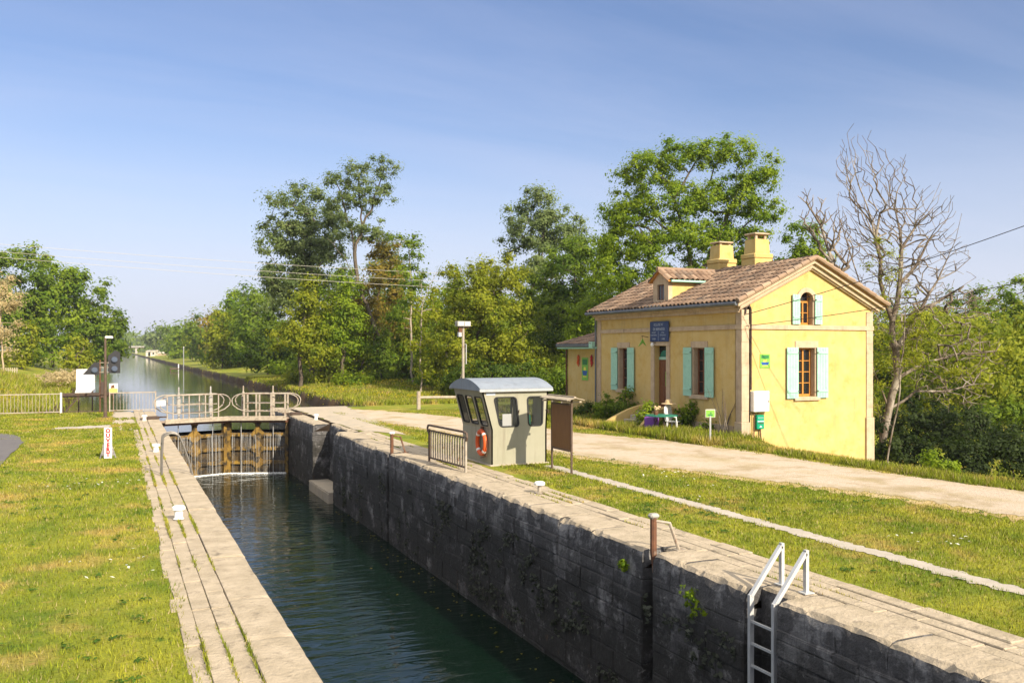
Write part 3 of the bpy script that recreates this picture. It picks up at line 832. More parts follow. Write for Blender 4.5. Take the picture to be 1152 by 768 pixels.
# falling water over both leaves
mb = MB(); fm = MB(); rr = random.Random(3)
for (root, ang, Lw, s) in (gL, gR):
    R = Matrix.Translation(root.location) @ Matrix.Rotation(ang, 4, 'Z')
    x = .2
    while x < Lw - .25:
        w = rr.choice((.006, .008, .012, .018, .03)); 
        if rr.random() < .85 and float(vnoise(x * 3 + ang, 8, .5)) > .25:
            y0 = s * (.02 - .0); pts = [(0, .10), (.02, -.02), (.0, -.13), (.0, -.17), (.0, -.2)]
            zz = [-.84, -.83, -.95, -1.6, WL + .01]
            wob = [rr.uniform(-.02, .02) for _ in zz]
            k0 = 0 if rr.random() < .7 else 2; k9 = 4 if rr.random() < .75 else 3
            for k in range(k0, k9):
                wa, wb_ = w * (1 - .12 * k), w * (1 - .12 * (k + 1))
                A = [R @ Vector((x + wob[k] + q_, s * pts[k][1], zz[k])) for q_ in (-wa / 2, wa / 2)]
                B = [R @ Vector((x + wob[k + 1] + q_, s * pts[k + 1][1], zz[k + 1])) for q_ in (-wb_ / 2, wb_ / 2)]
                th = R.to_3x3() @ Vector((0, s * -.012, 0))
                mb.prism([A[0], A[1], B[1], B[0]], th)
        x += w + rr.uniform(.004, .05)
    for _ in range(260):
        x = rr.uniform(.1, Lw - .1); yy = -.2 - abs(rr.gauss(0, .14)); r = rr.uniform(.02, .075)
        p = R @ Vector((x, s * yy, WL + .004)); fm.lathe(p, [(r, 0), (r * .8, .02), (r * .35, .035)], 7)
tag(mb.build('waterfall', 'falling_water'), 'thin threads of water spilling over the two lock gates', 'falling water', kind='stuff')
tag(fm.build('foam', 'foam'), 'white foam on the water at the foot of the lock gates', 'foam', kind='stuff')
# ================================================================ HOUSE (local x along the gable, y along the front, front looks to -x)
HX, HYY = 20.97, 26.33
GW, FL, ZE, ZR, XR = 6.36, 10.65, 4.86, 6.62, 3.2
house = empty('lock_keepers_house', (HX, HYY, 0), 0, 'yellow house with tiled roof, mint shutters and two chimneys beside the gravel road', 'house')
WIN = [(2.18, 2.99), (7.90, 8.70)]; ZS, ZT = 1.50, 3.35
DOOR = (4.86, 5.76)
# walls
mb = MB()
mb.plate([0, FL], [-3, .35, ZE + .35], [(a, b_, ZS, ZT) for a, b_ in WIN] + [(DOOR[0], DOOR[1], .86, 3.44)], lambda u, v: (0, u, v), (1, 0, 0), .38)
mb.build('front_wall', 'render_yellow', house)
bm = bmesh.new(); mb = MB()
mb.plate([.38, GW], [-3, 0, ZR + .3], [(2.62, 3.46, ZS, ZT), (2.70, 3.36, 4.22, 5.47)], lambda u, v: (u, 0, v), (0, 1, 0), .38)
mb.plate([0, .3795], [-3, ZR + .3], [], lambda u, v: (u, 0, v), (0, 1, 0), .37)
for q_ in mb.f: pass
me = bpy.data.meshes.new('tmp'); me.from_pydata(mb.v, [], mb.f); bm.from_mesh(me); bpy.data.meshes.remove(me)
sl = (ZR - ZE) / XR
for nx_, x0 in ((-1, 0), (1, 2 * XR)):
    n_ = Vector((-sl if nx_ < 0 else sl, 0, 1)).normalized()
    bmesh.ops.bisect_plane(bm, geom=bm.verts[:] + bm.edges[:] + bm.faces[:], plane_co=Vector((x0, 0, ZE + .06)), plane_no=n_, clear_outer=True)
bm.verts.index_update()
mb = MB(); mb.add([v.co for v in bm.verts], [[v.index for v in f.verts] for f in bm.faces]); bm.free()
mb.build('gable_wall', 'render_yellow', house)
mb = MB(); mb.box((.38, FL - .38, -3), (GW, FL, ZE)); mb.box((GW - .38, .38, -3), (GW, FL - .38, ZE + .3))
mb.prism([(.1, FL - .38, ZE), (GW, FL - .38, ZE), (XR, FL - .38, ZR)], (0, .379, 0)); mb.build('rear_wall', 'render_yellow', house)
# stone trim
mb = MB()
mb.box((-.06, .0, 4.04), (-.001, 4.62, 4.21)); mb.box((-.06, 5.98, 4.04), (-.001, FL - .38, 4.21))
mb.box((-.06, -.06, 4.042), (GW + .06, -.001, 4.208)); mb.box((-.065, -.065, 4.03), (-.0, -.0, 4.215))
mb.build('string_course', 'trim_stone', house)
rr = random.Random(9)
for (x0, y0, sx, sy) in ((-.035, -.035, .335, .34), (GW - .30, -.035, .335, .36), (-.035, FL - .32, .34, .355)):
    z = .62; i = 0; mb = MB()
    while z < ZE - .12:
        h = min(rr.uniform(.36, .46), ZE - .1 - z); e = .0
        mb.bbox((x0 - rr.uniform(0, .008), y0 - rr.uniform(0, .008), z + .001), (x0 + sx - e, y0 + sy - e, z + h - .001), .006, .002, int(z * 50)); z += h; i += 1
    mb.bbox((x0 - .05, y0 - .05, -2.6), (x0 + sx + .04, y0 + sy + .04, .62), .02, .006, 4)
    mb.build('quoin', 'trim_stone', house)
mb = MB(); mb.box((-.03, .45, -2), (-.001, 4.6, .45)); mb.box((-.03, 6.1, -2), (-.001, FL - .45, .45)); mb.build('plinth', 'trim_stone', house)
def bx(mb, a, b_, bev=.008, jit=.002, seed=1): return mb.bbox(a, b_, bev, jit, seed)

def window(kind, a, b_, z0, z1, wall, arch=False):
    """wall='front': plane x=0, runs along y; 'gable': plane y=0, runs along x"""
    F = (lambda u, d, z: (d, u, z)) if wall == 'front' else (lambda u, d, z: (u, d, z))
    def bb(mb, u0, u1, d0, d1, z0_, z1_, bev=.006):
        p, q_ = F(u0, d0, z0_), F(u1, d1, z1_)
        mb.bbox(tuple(min(p[i], q_[i]) for i in range(3)), tuple(max(p[i], q_[i]) for i in range(3)), bev)
    # stone surround: jambs lining the opening, lintel and sill
    mb = MB()
    if not arch:
        bb(mb, a - .14, b_ + .14, -.035, .12, z1 + .002, z1 + .26); bb(mb, a - .12, a - .002, -.025, -.002, z0, z1); bb(mb, b_ + .002, b_ + .12, -.025, -.002, z0, z1)
    else:
        c = (a + b_) / 2; r = (b_ - a) / 2 - .004; zc = z1 - r; ro = .50
        for i in range(10):
            t0, t1 = math.pi * i / 10, math.pi * (i + 1) / 10
            P = [F(c + rad * math.cos(t), -.05, zc + rad * math.sin(t)) for rad, t in ((r, t0), (ro, t0), (ro, t1), (r, t1))]
            mb.prism(P, Vector(F(0, .16, 0)))
        bb(mb, a - .12, a - .002, -.03, -.002, z0, zc); bb(mb, b_ + .002, b_ + .12, -.03, -.002, z0, zc)
    bb(mb, a + .001, a + .022, -.02, .21, z0 + .01, z1 - (.34 if arch else 0)); bb(mb, b_ - .022, b_ - .001, -.02, .21, z0 + .01, z1 - (.34 if arch else 0))
    if not arch: bb(mb, a - .2, b_ + .2, -.09, .2, z0 - .15, z0 - .002, .012)
    sur = mb.build('stone_surround', 'trim_stone', house)
    # frame recessed in the opening
    mb = MB(); d0, d1 = .20, .26; w = .07
    A, B = a + .024, b_ - .024
    bb(mb, A, A + w, d0, d1, z0, z1); bb(mb, B - w, B, d0, d1, z0, z1); bb(mb, A, B, d0 + .003, d1, z0, z0 + .09)
    zt = z1 - .33 if arch else z1
    bb(mb, A, B, d0 + .003, d1, zt - w, zt)
    bb(mb, (A + B) / 2 - .035, (A + B) / 2 + .035, d0 - .01, d1, z0, zt)
    nb = 3 if not arch else 1
    for i in range(1, nb + 1):
        z = z0 + .09 + (zt - z0 - .16) * i / (nb + 1); bb(mb, A + w * .5, B - w * .5, d0 + .008, d1 - .01, z - .016, z + .016)
    fr = mb.build('window', 'frame_wood' if wall == 'gable' else 'door_wood', house)
    mb = MB(); bb(mb, A, B, .232, .245, z0 + .02, z1); mb.build('pane', 'window_glass', fr)
    # shutters folded back against the wall
    sw = .55 if not arch else .36
    if arch: zs0, zs1 = z0 + .02, z1 - .1
    else: zs0, zs1 = z0 - .06, z1 + .02
    for u0, u1 in ((a - .035 - sw, a - .035), (b_ + .035, b_ + .035 + sw)):
        mb = MB(); n = 4 if not arch else 3
        for i in range(n):
            p0 = u0 + (u1 - u0) * i / n; p1 = u0 + (u1 - u0) * (i + 1) / n
            bb(mb, p0 + .002, p1 - .002, -.095, -.055, zs0, zs1, .006)
        for z in (zs0 + .22, zs1 - .25): bb(mb, u0 + .02, u1 - .02, -.118, -.093, z, z + .09)
        sh = mb.build('shutter', 'mint_paint', house)
        for z in (zs0 + .26, zs1 - .21): mb = MB(); bb(mb, (u1 if u1 <= a else u0) - .05, (u1 if u1 <= a else u0) + .05, -.13, -.116, z, z + .03, .003); mb.build('hinge', 'dark_iron', sh)
for a, b_ in WIN: window('front', a, b_, ZS, ZT, 'front')
window('gable', 2.62, 3.46, ZS, ZT, 'gable')
window('gable', 2.70, 3.36, 4.22, 5.47, 'gable', True)
# door
mb = MB(); a, b_ = DOOR
bx(mb, (-.05, a - .26, .86), (.20, a - .002, 3.44), .015, .004); bx(mb, (-.05, b_ + .002, .86), (.20, b_ + .26, 3.44), .015, .004); bx(mb, (-.055, a - .26, 3.445), (.2, b_ + .26, 3.78), .015, .004)
mb.build('door_surround', 'trim_stone', house)
mb = MB(); bx(mb, (.22, a + .003, .87), (.27, b_ - .003, 2.86))
for z0, z1 in ((1.0, 1.75), (1.9, 2.75)):
    for y0, y1 in ((a + .1, a + .41), (a + .49, b_ - .1)): bx(mb, (.205, y0, z0), (.222, y1, z1), .01)
dr = mb.build('door', 'door_wood', house)
mb = MB(); mb.lathe((0, 0, 0), [(.025, 0), (.03, .03), (.02, .06)], 10); o = mb.build('handle', 'rust', dr, loc=(.2, a + .1, 1.85)); o.rotation_euler = (0, -math.pi / 2, 0)
mb = MB(); bx(mb, (.2, a + .003, 2.86), (.27, b_ - .003, 2.98)); mb.build('transom_bar', 'mint_paint', house)
mb = MB(); mb.box((.24, a, 2.98), (.25, b_, 3.44)); mb.build('transom_pane', 'window_glass', house)
mb = MB(); mb.prism([(.215, (a + b_) / 2 + .36 * math.cos(t), 3.0 + .26 * math.sin(t)) for t in np.linspace(0, math.pi, 11)], (.02, 0, 0)); mb.build('transom_fan', 'table_green', house)
mb = MB(); bx(mb, (-.1, a - .28, .70), (.3, b_ + .28, .86), .02); mb.build('threshold', 'trim_stone', house)
# steps with flared yellow flank walls
mb = MB()
for i in range(5): bx(mb, (-.38 - .32 * i - .32, a - .32, -.4), (-.06 - .32 * i if i else -.03, b_ + .34, .70 - .165 * i), .015, .004, i)
mb.build('step', 'old_paving', house)
for s_, y0 in ((1, b_ + .36), (-1, a - .34)):
    mb = MB(); pts = []
    for t in np.linspace(0, 1, 9):
        x = -.05 - 2.0 * t; pts.append((x, y0 + s_ * .55 * t * t, .95 - .85 * (t ** 1.25) + .12 * math.sin(t * math.pi)))
    for k in range(8):
        p, q_ = pts[k], pts[k + 1]
        mb.add([(p[0], p[1], -.4), (q_[0], q_[1], -.4), (q_[0], q_[1] + s_ * .2, -.4), (p[0], p[1] + s_ * .2, -.4), (p[0], p[1], p[2]), (q_[0], q_[1], q_[2]), (q_[0], q_[1] + s_ * .2, q_[2]), (p[0], p[1] + s_ * .2, p[2])],
               [(0, 3, 2, 1), (4, 5, 6, 7), (0, 1, 5, 4), (1, 2, 6, 5), (2, 3, 7, 6), (3, 0, 4, 7)])
    mb.build('step_flank', 'render_yellow', house)

# tiled slopes
def tiles(name, parent, O, U, S, lu, ls, N, pitch=.27, course=.42, seed=0, clip=None):
    """O eave corner, U along the eave, S up the slope, N outward normal; half-round clay tiles in courses"""
    O, U, S, N = (np.array(x, float) for x in (O, U, S, N))
    npd = int(round(lu / pitch)); pitch = lu / npd; nc = int(round(ls / course)); course = ls / nc
    prof = [(0, -.05), (.13, -.05), (.20, .04), (.37, .09), (.56, .10), (.76, .085), (.92, .03), (1, -.05)]
    V, Q, T = [], [], []; rr = np.random.default_rng(seed)
    for j in range(nc):
        for i in range(npd):
            if clip and not clip((i + .5) * pitch, (j + .5) * course): continue
            jl, jh = rr.normal(0, .008), rr.normal(0, .006); tn = float(np.clip(rr.normal(.55, .2), 0, 1))
            for e, lift in ((0, .035), (1, .012)):
                for (a_, h) in prof:
                    sh = .03 if e else -.02
                    P = O + U * ((i + a_) * pitch + jh) + S * (j * course + e * course + sh + jl * (1 - e)) + N * (h * (1.0 if not e else .82) + lift)
                    V.append(P); T.append(tn if h > 0 else tn * .55)  # channels between the tiles get a darker tone, shade put into the colour
            b0 = len(V) - 16
            for k in range(7): Q.append((b0 + k, b0 + k + 1, b0 + 8 + k + 1, b0 + 8 + k))
            # front lip of the tile
            c0 = len(V)
            for k in range(8): V.append(V[b0 + k] - N * .022 * (1 if prof[k][1] > 0 else .2)); T.append(tn * .6)
            for k in range(7): Q.append((b0 + k, c0 + k, c0 + k + 1, b0 + k + 1))
    return np_mesh(name, V, Q, 'roof_tile', parent, T)
y0, y1 = -.34, FL + .30
xe = -.46; ze = ZE + .02 + .13; zr = ZR + .13
S = Vector((XR - xe, 0, zr - ze)); ls = S.length; S.normalize(); N = Vector((-S.z, 0, S.x))
roof = tiles('roof', house, (xe, y0, ze), (0, 1, 0), S, y1 - y0, ls, N, seed=1)
S2 = Vector((-(XR - xe), 0, zr - ze)).normalized(); N2 = Vector((S.z, 0, S.x))
tiles('rear_slope', roof, (2 * XR - xe + .1, y0, ze - .05), (0, 1, 0), S2, y1 - y0, ls + .1, N2, seed=2)
mb = MB(); rr = random.Random(2); y = y0 - .04
V_, k = [], 0
while y < y1:
    pts = [(XR + .13 * math.cos(t), zr - .02 + .11 * math.sin(t)) for t in np.linspace(-.2, math.pi + .2, 9)]
    j = rr.uniform(-.012, .012); sc_ = .9
    A = [(x, y - .03, z + j + .02) for x, z in pts]; B = [(XR + (x - XR) * .86, y + .44, zr + (z - zr) * .86 + j) for x, z in pts]
    base = len(mb.v); mb.v += A + B
    for i in range(8): mb.f.append((base + i, base + i + 1, base + 9 + i + 1, base + 9 + i)); mb.m.append(0)
    y += .41
o = mb.build('ridge_tile', 'roof_tile', roof); at = o.data.attributes.new('tone', 'FLOAT', 'POINT'); at.data.foreach_set('value', [random.Random(i // 18).uniform(.3, .75) for i in range(len(mb.v))])
# verge tiles running down the gable edge
vb, tone = MB(), []
for sd in (-1, 1):
    n = int(ls / .4)
    for i in range(n):
        t0, t1 = (i - .06) / n, (i + 1.04) / n
        P0 = Vector((xe + (XR - xe) * t0, y0 - .02, ze + (zr - ze) * t0)); P1 = Vector((xe + (XR - xe) * t1, y0 - .02, ze + (zr - ze) * t1))
        if sd > 0: P0.x, P1.x = 2 * XR - P0.x, 2 * XR - P1.x
        vb.tube([P0 + Vector((0, 0, .055)), P1 + Vector((0, 0, .03))], [.105, .085], 8)
        tone += [random.Random(i + sd).uniform(.6, 1.0)] * 16
o = vb.build('verge_tile', 'roof_tile', roof); at = o.data.attributes.new('tone', 'FLOAT', 'POINT'); at.data.foreach_set('value', tone)
# roof deck, rake cornice of stone, soffit
mb = MB()
for sd in (-1, 1):
    X = lambda x: x if sd < 0 else 2 * XR - x
    z_at = lambda x: ze + (zr - ze) * (x - xe) / (XR - xe)
    mb.prism([(X(xe), y0 + .02, z_at(xe) - .01), (X(XR), y0 + .02, z_at(XR) - .01), (X(XR), y0 + .02, z_at(XR) - .07), (X(xe), y0 + .02, z_at(xe) - .07)], (0, y1 - y0 - .04, 0))
mb.build('roof_deck', 'frame_wood', roof)
mb = MB()
for sd in (-1, 1):
    X = lambda x: x if sd < 0 else 2 * XR - x
    z_at = lambda x: ze + (zr - ze) * (x - xe) / (XR - xe)
    for d0, d1, yy, th in ((-.075, -.20, y0 + .05, .34), (-.20, -.36, y0 + .17, .22), (-.36, -.42, y0 + .24, .12)):
        xs = xe + .08 if d0 > -.1 else -.20
        mb.prism([(X(xs), yy, z_at(xs) + d0), (X(XR), yy, z_at(XR) + d0), (X(XR), yy, z_at(XR) + d1), (X(xs), yy, z_at(xs) + d1)], (0, -yy - .003 if yy < 0 else th, 0))
mb.build('gable_cornice', 'trim_stone', house)
mb = MB(); mb.box((-.30, .05, ZE - .06), (-.003, FL, ZE + .05)); mb.box((-.16, .05, ZE - .2), (-.003, FL, ZE - .06)); mb.build('eave_cornice', 'trim_stone', house)
mb = MB(); mb.tube([(xe - .04, y0 + .02, ze - .05), (xe - .04, y1 - .02, ze - .05)], .075, 10); mb.build('gutter', 'gutter_zinc', house)
mb = MB(); mb.tube([(-.09, FL + .06, ZE - .05), (-.09, FL + .06, .1)], .045, 8); mb.build('downpipe', 'gutter_zinc', house)

# dormer
dm = MB(); ya, yb, yc, zd0, zde, zdr, xf = 4.72, 5.86, 5.29, 4.95, 6.18, 6.56, -.02
dm.plate([ya, yb], [zd0, zde], [(yc - .26, yc + .26, 5.34, 6.02)], lambda u, v: (xf, u, v), (1, 0, 0), .2)
dm.prism([(xf, ya, zde), (xf, yb, zde), (xf, yc, zdr)], (.2, 0, 0))
dor = dm.build('dormer', 'trim_stone', roof)
mb = MB()
for yy in (ya + .002, yb - .14): mb.prism([(xf + .2, yy, zd0), (xf + .2, yy, zde), (2.7, yy, zde), (2.7, yy, 6.1)], (0, .138, 0))
mb.build('dormer_cheek', 'render_yellow', dor)
mb = MB(); mb.bbox((.06, yc - .255, 5.34), (.12, yc + .255, 6.02), .01); mb.bbox((.04, yc - .03, 5.34), (.1, yc + .03, 6.02), .01); f_ = mb.build('window', 'door_wood', dor)
mb = MB(); mb.box((.05, yc - .21, 5.40), (.058, yc + .21, 5.97)); mb.build('pane', 'window_glass', dor)
mb = MB(); mb.bbox((xf - .1, yc - .4, 5.24), (xf + .1, yc + .4, 5.335), .015); mb.build('sill', 'trim_stone', dor)
mb = MB(); mb.bbox((xe - .02, ya - .15, ze - .03), (xf + .02, yb + .05, ze + .13), .04); mb.build('flashing', 'galvanised', dor)
for sd in (-1, 1):
    yw = ya - .2 if sd < 0 else yb + .2
    Sd = Vector((0, yc - yw, zdr + .07 - (zde - .02))); l_ = Sd.length; Sd.normalize(); Nd = Vector((0, sd * Sd.z, abs(Sd.y)))
    tiles('dormer_slope', roof, (xf - .16, yw, zde - .02), (1, 0, 0), Sd, 2.9, l_, Nd, .26, .40, seed=5 + sd)
    mb = MB(); mb.prism([(xf - .12, yw + .03 * sd * -1, zde - .035), (xf - .12, yc, zdr + .045), (xf - .12, yc, zdr - .01), (xf - .12, yw - .03 * sd, zde - .08)], (2.7, 0, 0)); mb.build('dormer_deck', 'frame_wood', dor)
mb = MB(); mb.tube([(xf - .18, yc, zdr + .1), (2.8, yc, zdr + .1)], .1, 8); o = mb.build('dormer_ridge', 'roof_tile', dor); at = o.data.attributes.new('tone', 'FLOAT', 'POINT'); at.data.foreach_set('value', [.6] * len(mb.v))
mb = MB(); mb.tube([(xf - .0, ya - .22, zde - .06), (2.1, ya - .22, zde - .06)], .05, 8); mb.build('gutter', 'mint_paint', dor)

# chimneys
for (cx_, cy_, w, d_, zt) in ((3.5, 3.42, .40, .38, 8.12), (3.5, 5.78, .40, .38, 8.02)):
    mb = MB()
    mb.bbox((cx_ - w - .06, cy_ - d_ - .06, 5.7), (cx_ + w + .06, cy_ + d_ + .06, 7.05), .015)
    mb.bbox((cx_ - w - .09, cy_ - d_ - .09, 7.05), (cx_ + w + .09, cy_ + d_ + .09, 7.26), .04)
    bmv = [(-w + .02, -d_ + .02, 7.26), (w - .02, -d_ + .02, 7.26), (w - .02, d_ - .02, 7.26), (-w + .02, d_ - .02, 7.26), (-w + .05, -d_ + .05, 7.86), (w - .05, -d_ + .05, 7.86), (w - .05, d_ - .05, 7.86), (-w + .05, d_ - .05, 7.86)]
    mb.add([(cx_ + x, cy_ + y, z) for x, y, z in bmv], [(0, 3, 2, 1), (4, 5, 6, 7), (0, 1, 5, 4), (1, 2, 6, 5), (2, 3, 7, 6), (3, 0, 4, 7)])
    ch = mb.build('chimney', 'render_yellow', roof)
    mb = MB()
    for sx in (-1, 1):
        for sy in (-1, 1): mb.box((cx_ + sx * (w - .17) - .05, cy_ + sy * (d_ - .17) - .05, 7.86), (cx_ + sx * (w - .17) + .05, cy_ + sy * (d_ - .17) + .05, zt - .07))
    mb.bbox((cx_ - w + .02, cy_ - d_ + .02, zt - .07), (cx_ + w - .02, cy_ + d_ - .02, zt), .02); mb.build('chimney_cap', 'trim_stone', ch)

# annex at the far end
mb = MB(); mb.box((.25, FL + .002, -1), (4.6, FL + 3.55, 3.32)); an = mb.build('annex', 'render_yellow', house)
mb = MB()
mb.bbox((-.28, FL + .01, 3.32), (4.8, FL + 3.75, 3.42), .01); mb.build('annex_soffit', 'mint_paint', an)
mb = MB(); mb.bbox((-.34, FL + .32, 3.40), (-.2, FL + 3.8, 3.58), .03); mb.build('annex_gutter', 'gutter_zinc', an)
mb = MB(); mb.bbox((-.33, FL + .01, 3.36), (-.15, FL + .32, 3.66), .01); mb.build('fascia_end', 'mint_paint', an)
tiles('annex_roof', an, (-.3, FL + .02, 3.50), (0, 1, 0), Vector((1, 0, .26)).normalized(), 3.75, 4.8, Vector((-.26, 0, 1)).normalized(), seed=12)
mb = MB(); mb.tube([(.2, FL + 3.6, 3.3), (.2, FL + 3.6, 0)], .05, 8); mb.build('downpipe', 'rust', an)

# things fixed to the house ---------------------------------------------------
def hw(x, y, z): return Vector((HX + x, HYY + y, z))
FXv, FYv = (0, -1, 0), (0, 0, 1)                 # reading direction on the front wall (seen from -x): right is -y
GXv, GYv = (1, 0, 0), (0, 0, 1)
# blue enamel plate
r = empty('name_plate', hw(-.07, 5.3, 4.0), 0, 'dark blue enamel name plate with pale lettering above the house door', 'sign')
mb = MB(); mb.bbox((-.03, -.71, -.38), (.0, .69, .47), .01); mb.mi = 1
for (t, s_, y, z) in (('ECLUSE N°', .15, .02, .33), ('DE BERNESSE', .15, 0, .14), ('AMONT', .085, .38, .0), ('CHANTERAC', .085, .38, -.11), ('AVAL', .085, -.3, .0), ('ESPAGNOLS', .085, -.3, -.11), ('3 904', .12, .38, -.27), ('1 448', .12, -.3, -.27)):
    mb.text(t, s_, (-.03, y, z), FXv, FYv)
mb.box((-.036, .035, -.36), (-.031, .045, .06)); mb.build('plate', ['sign_blue', 'sign_pale'], r)

def boat_plaque(name, label, P, X, Y, w, h, cat='sign'):
    """green plaque with a little blue boat"""
    X, Y = Vector(X), Vector(Y); N = X.cross(Y); O = Vector(P)
    r = empty(name, O, 0, label, cat)
    mb = MB()
    def quadbox(pts, t0, t1):
        a = [X * p[0] + Y * p[1] + N * t0 for p in pts]; mb.prism(a, N * (t1 - t0))
    quadbox([(-w / 2, -h / 2), (w / 2, -h / 2), (w / 2, h / 2), (-w / 2, h / 2)], 0, .02)
    mb.mi = 1; quadbox([(-.42 * w, -.08 * h), (.42 * w, -.08 * h), (.28 * w, -.28 * h), (-.28 * w, -.28 * h)], .021, .026)
    mb.mi = 2; quadbox([(-.2 * w, -.06 * h), (.2 * w, -.06 * h), (.14 * w, .08 * h), (-.14 * w, .08 * h)], .021, .026)
    quadbox([(-.30 * w, -.36 * h), (.30 * w, -.36 * h), (.26 * w, -.31 * h), (-.26 * w, -.31 * h)], .021, .026)
    mb.mi = 3; quadbox([(-.38 * w, .18 * h), (.38 * w, .18 * h), (.38 * w, .42 * h), (-.38 * w, .42 * h)], .021, .024)
    mb.build('plaque', ['sign_green', 'boat_blue', 'sign_yellow', 'sign_dark_green'], r)
    return r
boat_plaque('boat_sign', 'green square plaque with blue boat fixed on the sunlit gable wall', hw(1.05, -.003, 2.86), GXv, GYv, .46, .52)
boat_plaque('boat_sign', 'green plaque with blue boat hung on the brown front door', hw(.2, 5.02, 2.05), FXv, FYv, .40, .62)
boat_plaque('boat_poster', 'tall green poster with blue boat on the low annex wall', hw(.245, FL + 1.70, 2.33), FXv, FYv, .62, 1.12, 'poster')
# lizards
def lizard(label, P, X, Y, s_, m_, flip):
    X, Y = Vector(X) * (1 if not flip else -1), Vector(Y); N = Vector(P) * 0 + X.cross(Y) * (1 if not flip else -1)
    r = empty('lizard_ornament', P, 0, label, 'ornament'); mb = MB()
    g = lambda x, y, d=.03: X * x * s_ + Y * y * s_ + N * d
    spine = [(0, .5), (.03, .38), (.07, .22), (.05, .05), (-.02, -.12), (-.02, -.3), (.08, -.42), (.17, -.46)]
    mb.tube([g(*p) for p in spine], [.02, .05, .045, .065, .06, .035, .02, .006], 8)
    for a, b_, c in (((.06, .2), (.2, .26), (.22, .38)), ((.05, .18), (-.1, .2), (-.16, .32)), ((-.01, -.1), (.14, -.14), (.2, -.26)), ((-.02, -.12), (-.15, -.08), (-.22, -.2))):
        mb.tube([g(*a), g(*b_), g(*c)], [.025, .02, .016], 6)
    mb.build('body', m_, r, smooth=True); return r
lizard('orange lizard ornament on the annex wall, on the side away from the house', hw(.22, FL + 2.35, 2.72), FXv, FYv, .62, 'orange_buoy', False)
lizard('red lizard ornament on the annex wall, between the poster and house corner', hw(.22, FL + .95, 2.72), FXv, FYv, .62, 'red_paint', True)
r = empty('hanging_sign', hw(-.05, 6.2, 3.62), 0, 'small bright green bracket sign beside the blue name plate', 'sign'); mb = MB()
mb.bar((0, 0, .2), (-.32, .02, .25), .025); mb.bar((-.30, 0, .25), (-.30, 0, .14), .015); mb.build('bracket', 'dark_iron', r)
mb = MB(); mb.prism([(-.5, -.012, -.22), (-.28, -.012, .14), (-.1, -.012, -.18), (-.28, -.012, -.05)], (0, .024, 0)); mb.build('leaf_panel', 'sign_green', r)
r = empty('wall_lamp', hw(-.05, 5.62, 3.52), 0, 'small round wall lamp on the stone lintel above the door', 'lamp'); mb = MB()
mb.bar((0, 0, .05), (-.16, 0, .08), .02); mb.build('arm', 'dark_iron', r); mb = MB(); mb.lathe((-.17, 0, -.06), [(.02, -.06), (.07, -.02), (.08, .04), (.05, .1), (.015, .12)], 12); mb.build('globe', 'white_paint', r, smooth=True)
# meter box, mailbox, cable conduit
r = empty('meter_box', hw(.36, -.02, 1.02), 0, 'white electric meter box on the gable wall near the corner', 'meter box'); mb = MB()
mb.bbox((0, -.22, -.02), (.72, -.0, .74), .02); mb.build('box', 'white_paint', r); mb = MB(); mb.bbox((.03, -.232, .02), (.69, -.221, .70), .006); mb.build('door', 'white_paint', r); mb = MB(); mb.bbox((.64, -.246, .32), (.665, -.233, .40), .003); mb.build('latch', 'dark_iron', r)
mb = MB(); mb.tube([(.12, -.08, -.02), (.12, -.08, -.5), (.13, -.05, -1.0)], .022, 6); mb.tube([(.3, -.09, -.02), (.3, -.09, -.16)], .02, 6); mb.build('conduit', 'rust', r)
r = empty('letter_box', hw(.55, -.02, .36), 0, 'green letter box with white lettering under the white meter box', 'letter box'); mb = MB()
mb.bbox((0, -.16, .0), (.34, -.0, .52), .02); mb.mi = 1
mb.box((.02, -.166, .27), (.32, -.161, .31)); mb.text('POSTE', .085, (.17, -.161, .41), GXv, GYv); mb.prism([(.10, -.165, .07), (.24, -.165, .07), (.17, -.165, .14)], (0, .004, 0)); mb.build('box', ['post_green', 'sign_pale'], r)
mb = MB(); mb.bbox((.05, -.172, .20), (.29, -.16, .235), .004); mb.build('slot', 'dark_iron', r); mb = MB(); mb.tube([(.22, -.06, .01), (.24, -.06, -.25), (.3, -.08, -.6)], .03, 6); mb.build('stake', 'rust', r)
r = empty('cable_riser', hw(.36, -.05, 2), 0, 'black cable conduit with a hooked top rising along the house corner', 'conduit'); mb = MB()
mb.tube([(.0, -.02, -.2), (.0, -.02, 2.72)] + [(-.12 + .12 * math.cos(t), -.02, 2.72 + .17 * math.sin(t)) for t in np.linspace(.2, 2.8, 8)] + [(-.25, -.02, 2.6)], .035, 7); mb.build('pipe', 'dark_iron', r)

# overhead cables: from the house corner to free ends beyond the frame, no pole built
def cable(label, A, B, sag, rad, m_, group=None, n=40):
    A, B = Vector(A), Vector(B); mb = MB()
    mb.tube([A.lerp(B, t) - Vector((0, 0, sag * 4 * t * (1 - t))) for t in np.linspace(0, 1, n)], rad, 5)
    o = mb.build('overhead_cable', m_); return tag(o, label, 'cable', group)
cable('upper black overhead cable running from the house corner to the right', hw(.02, -.1, 4.55), wd(1400, 160, 23), .25, .013, 'cable', 'cables to the house')
cable('lower black overhead cable running from the house corner to the right', hw(.1, -.1, 4.15), wd(1400, 262, 23), .25, .012, 'cable', 'cables to the house')
for k, (ya_, yb_, lb) in enumerate(((262, 324, 'topmost'), (270, 333, 'middle'), (276, 340, 'lowest'))):
    cable('pale thin overhead wire before the trees, %s of the three' % lb, wd(-400, ya_ - 24, 62), wd(640, yb_ - 10, 75), .55, .013, 'wire_pale', 'wires across the canal')

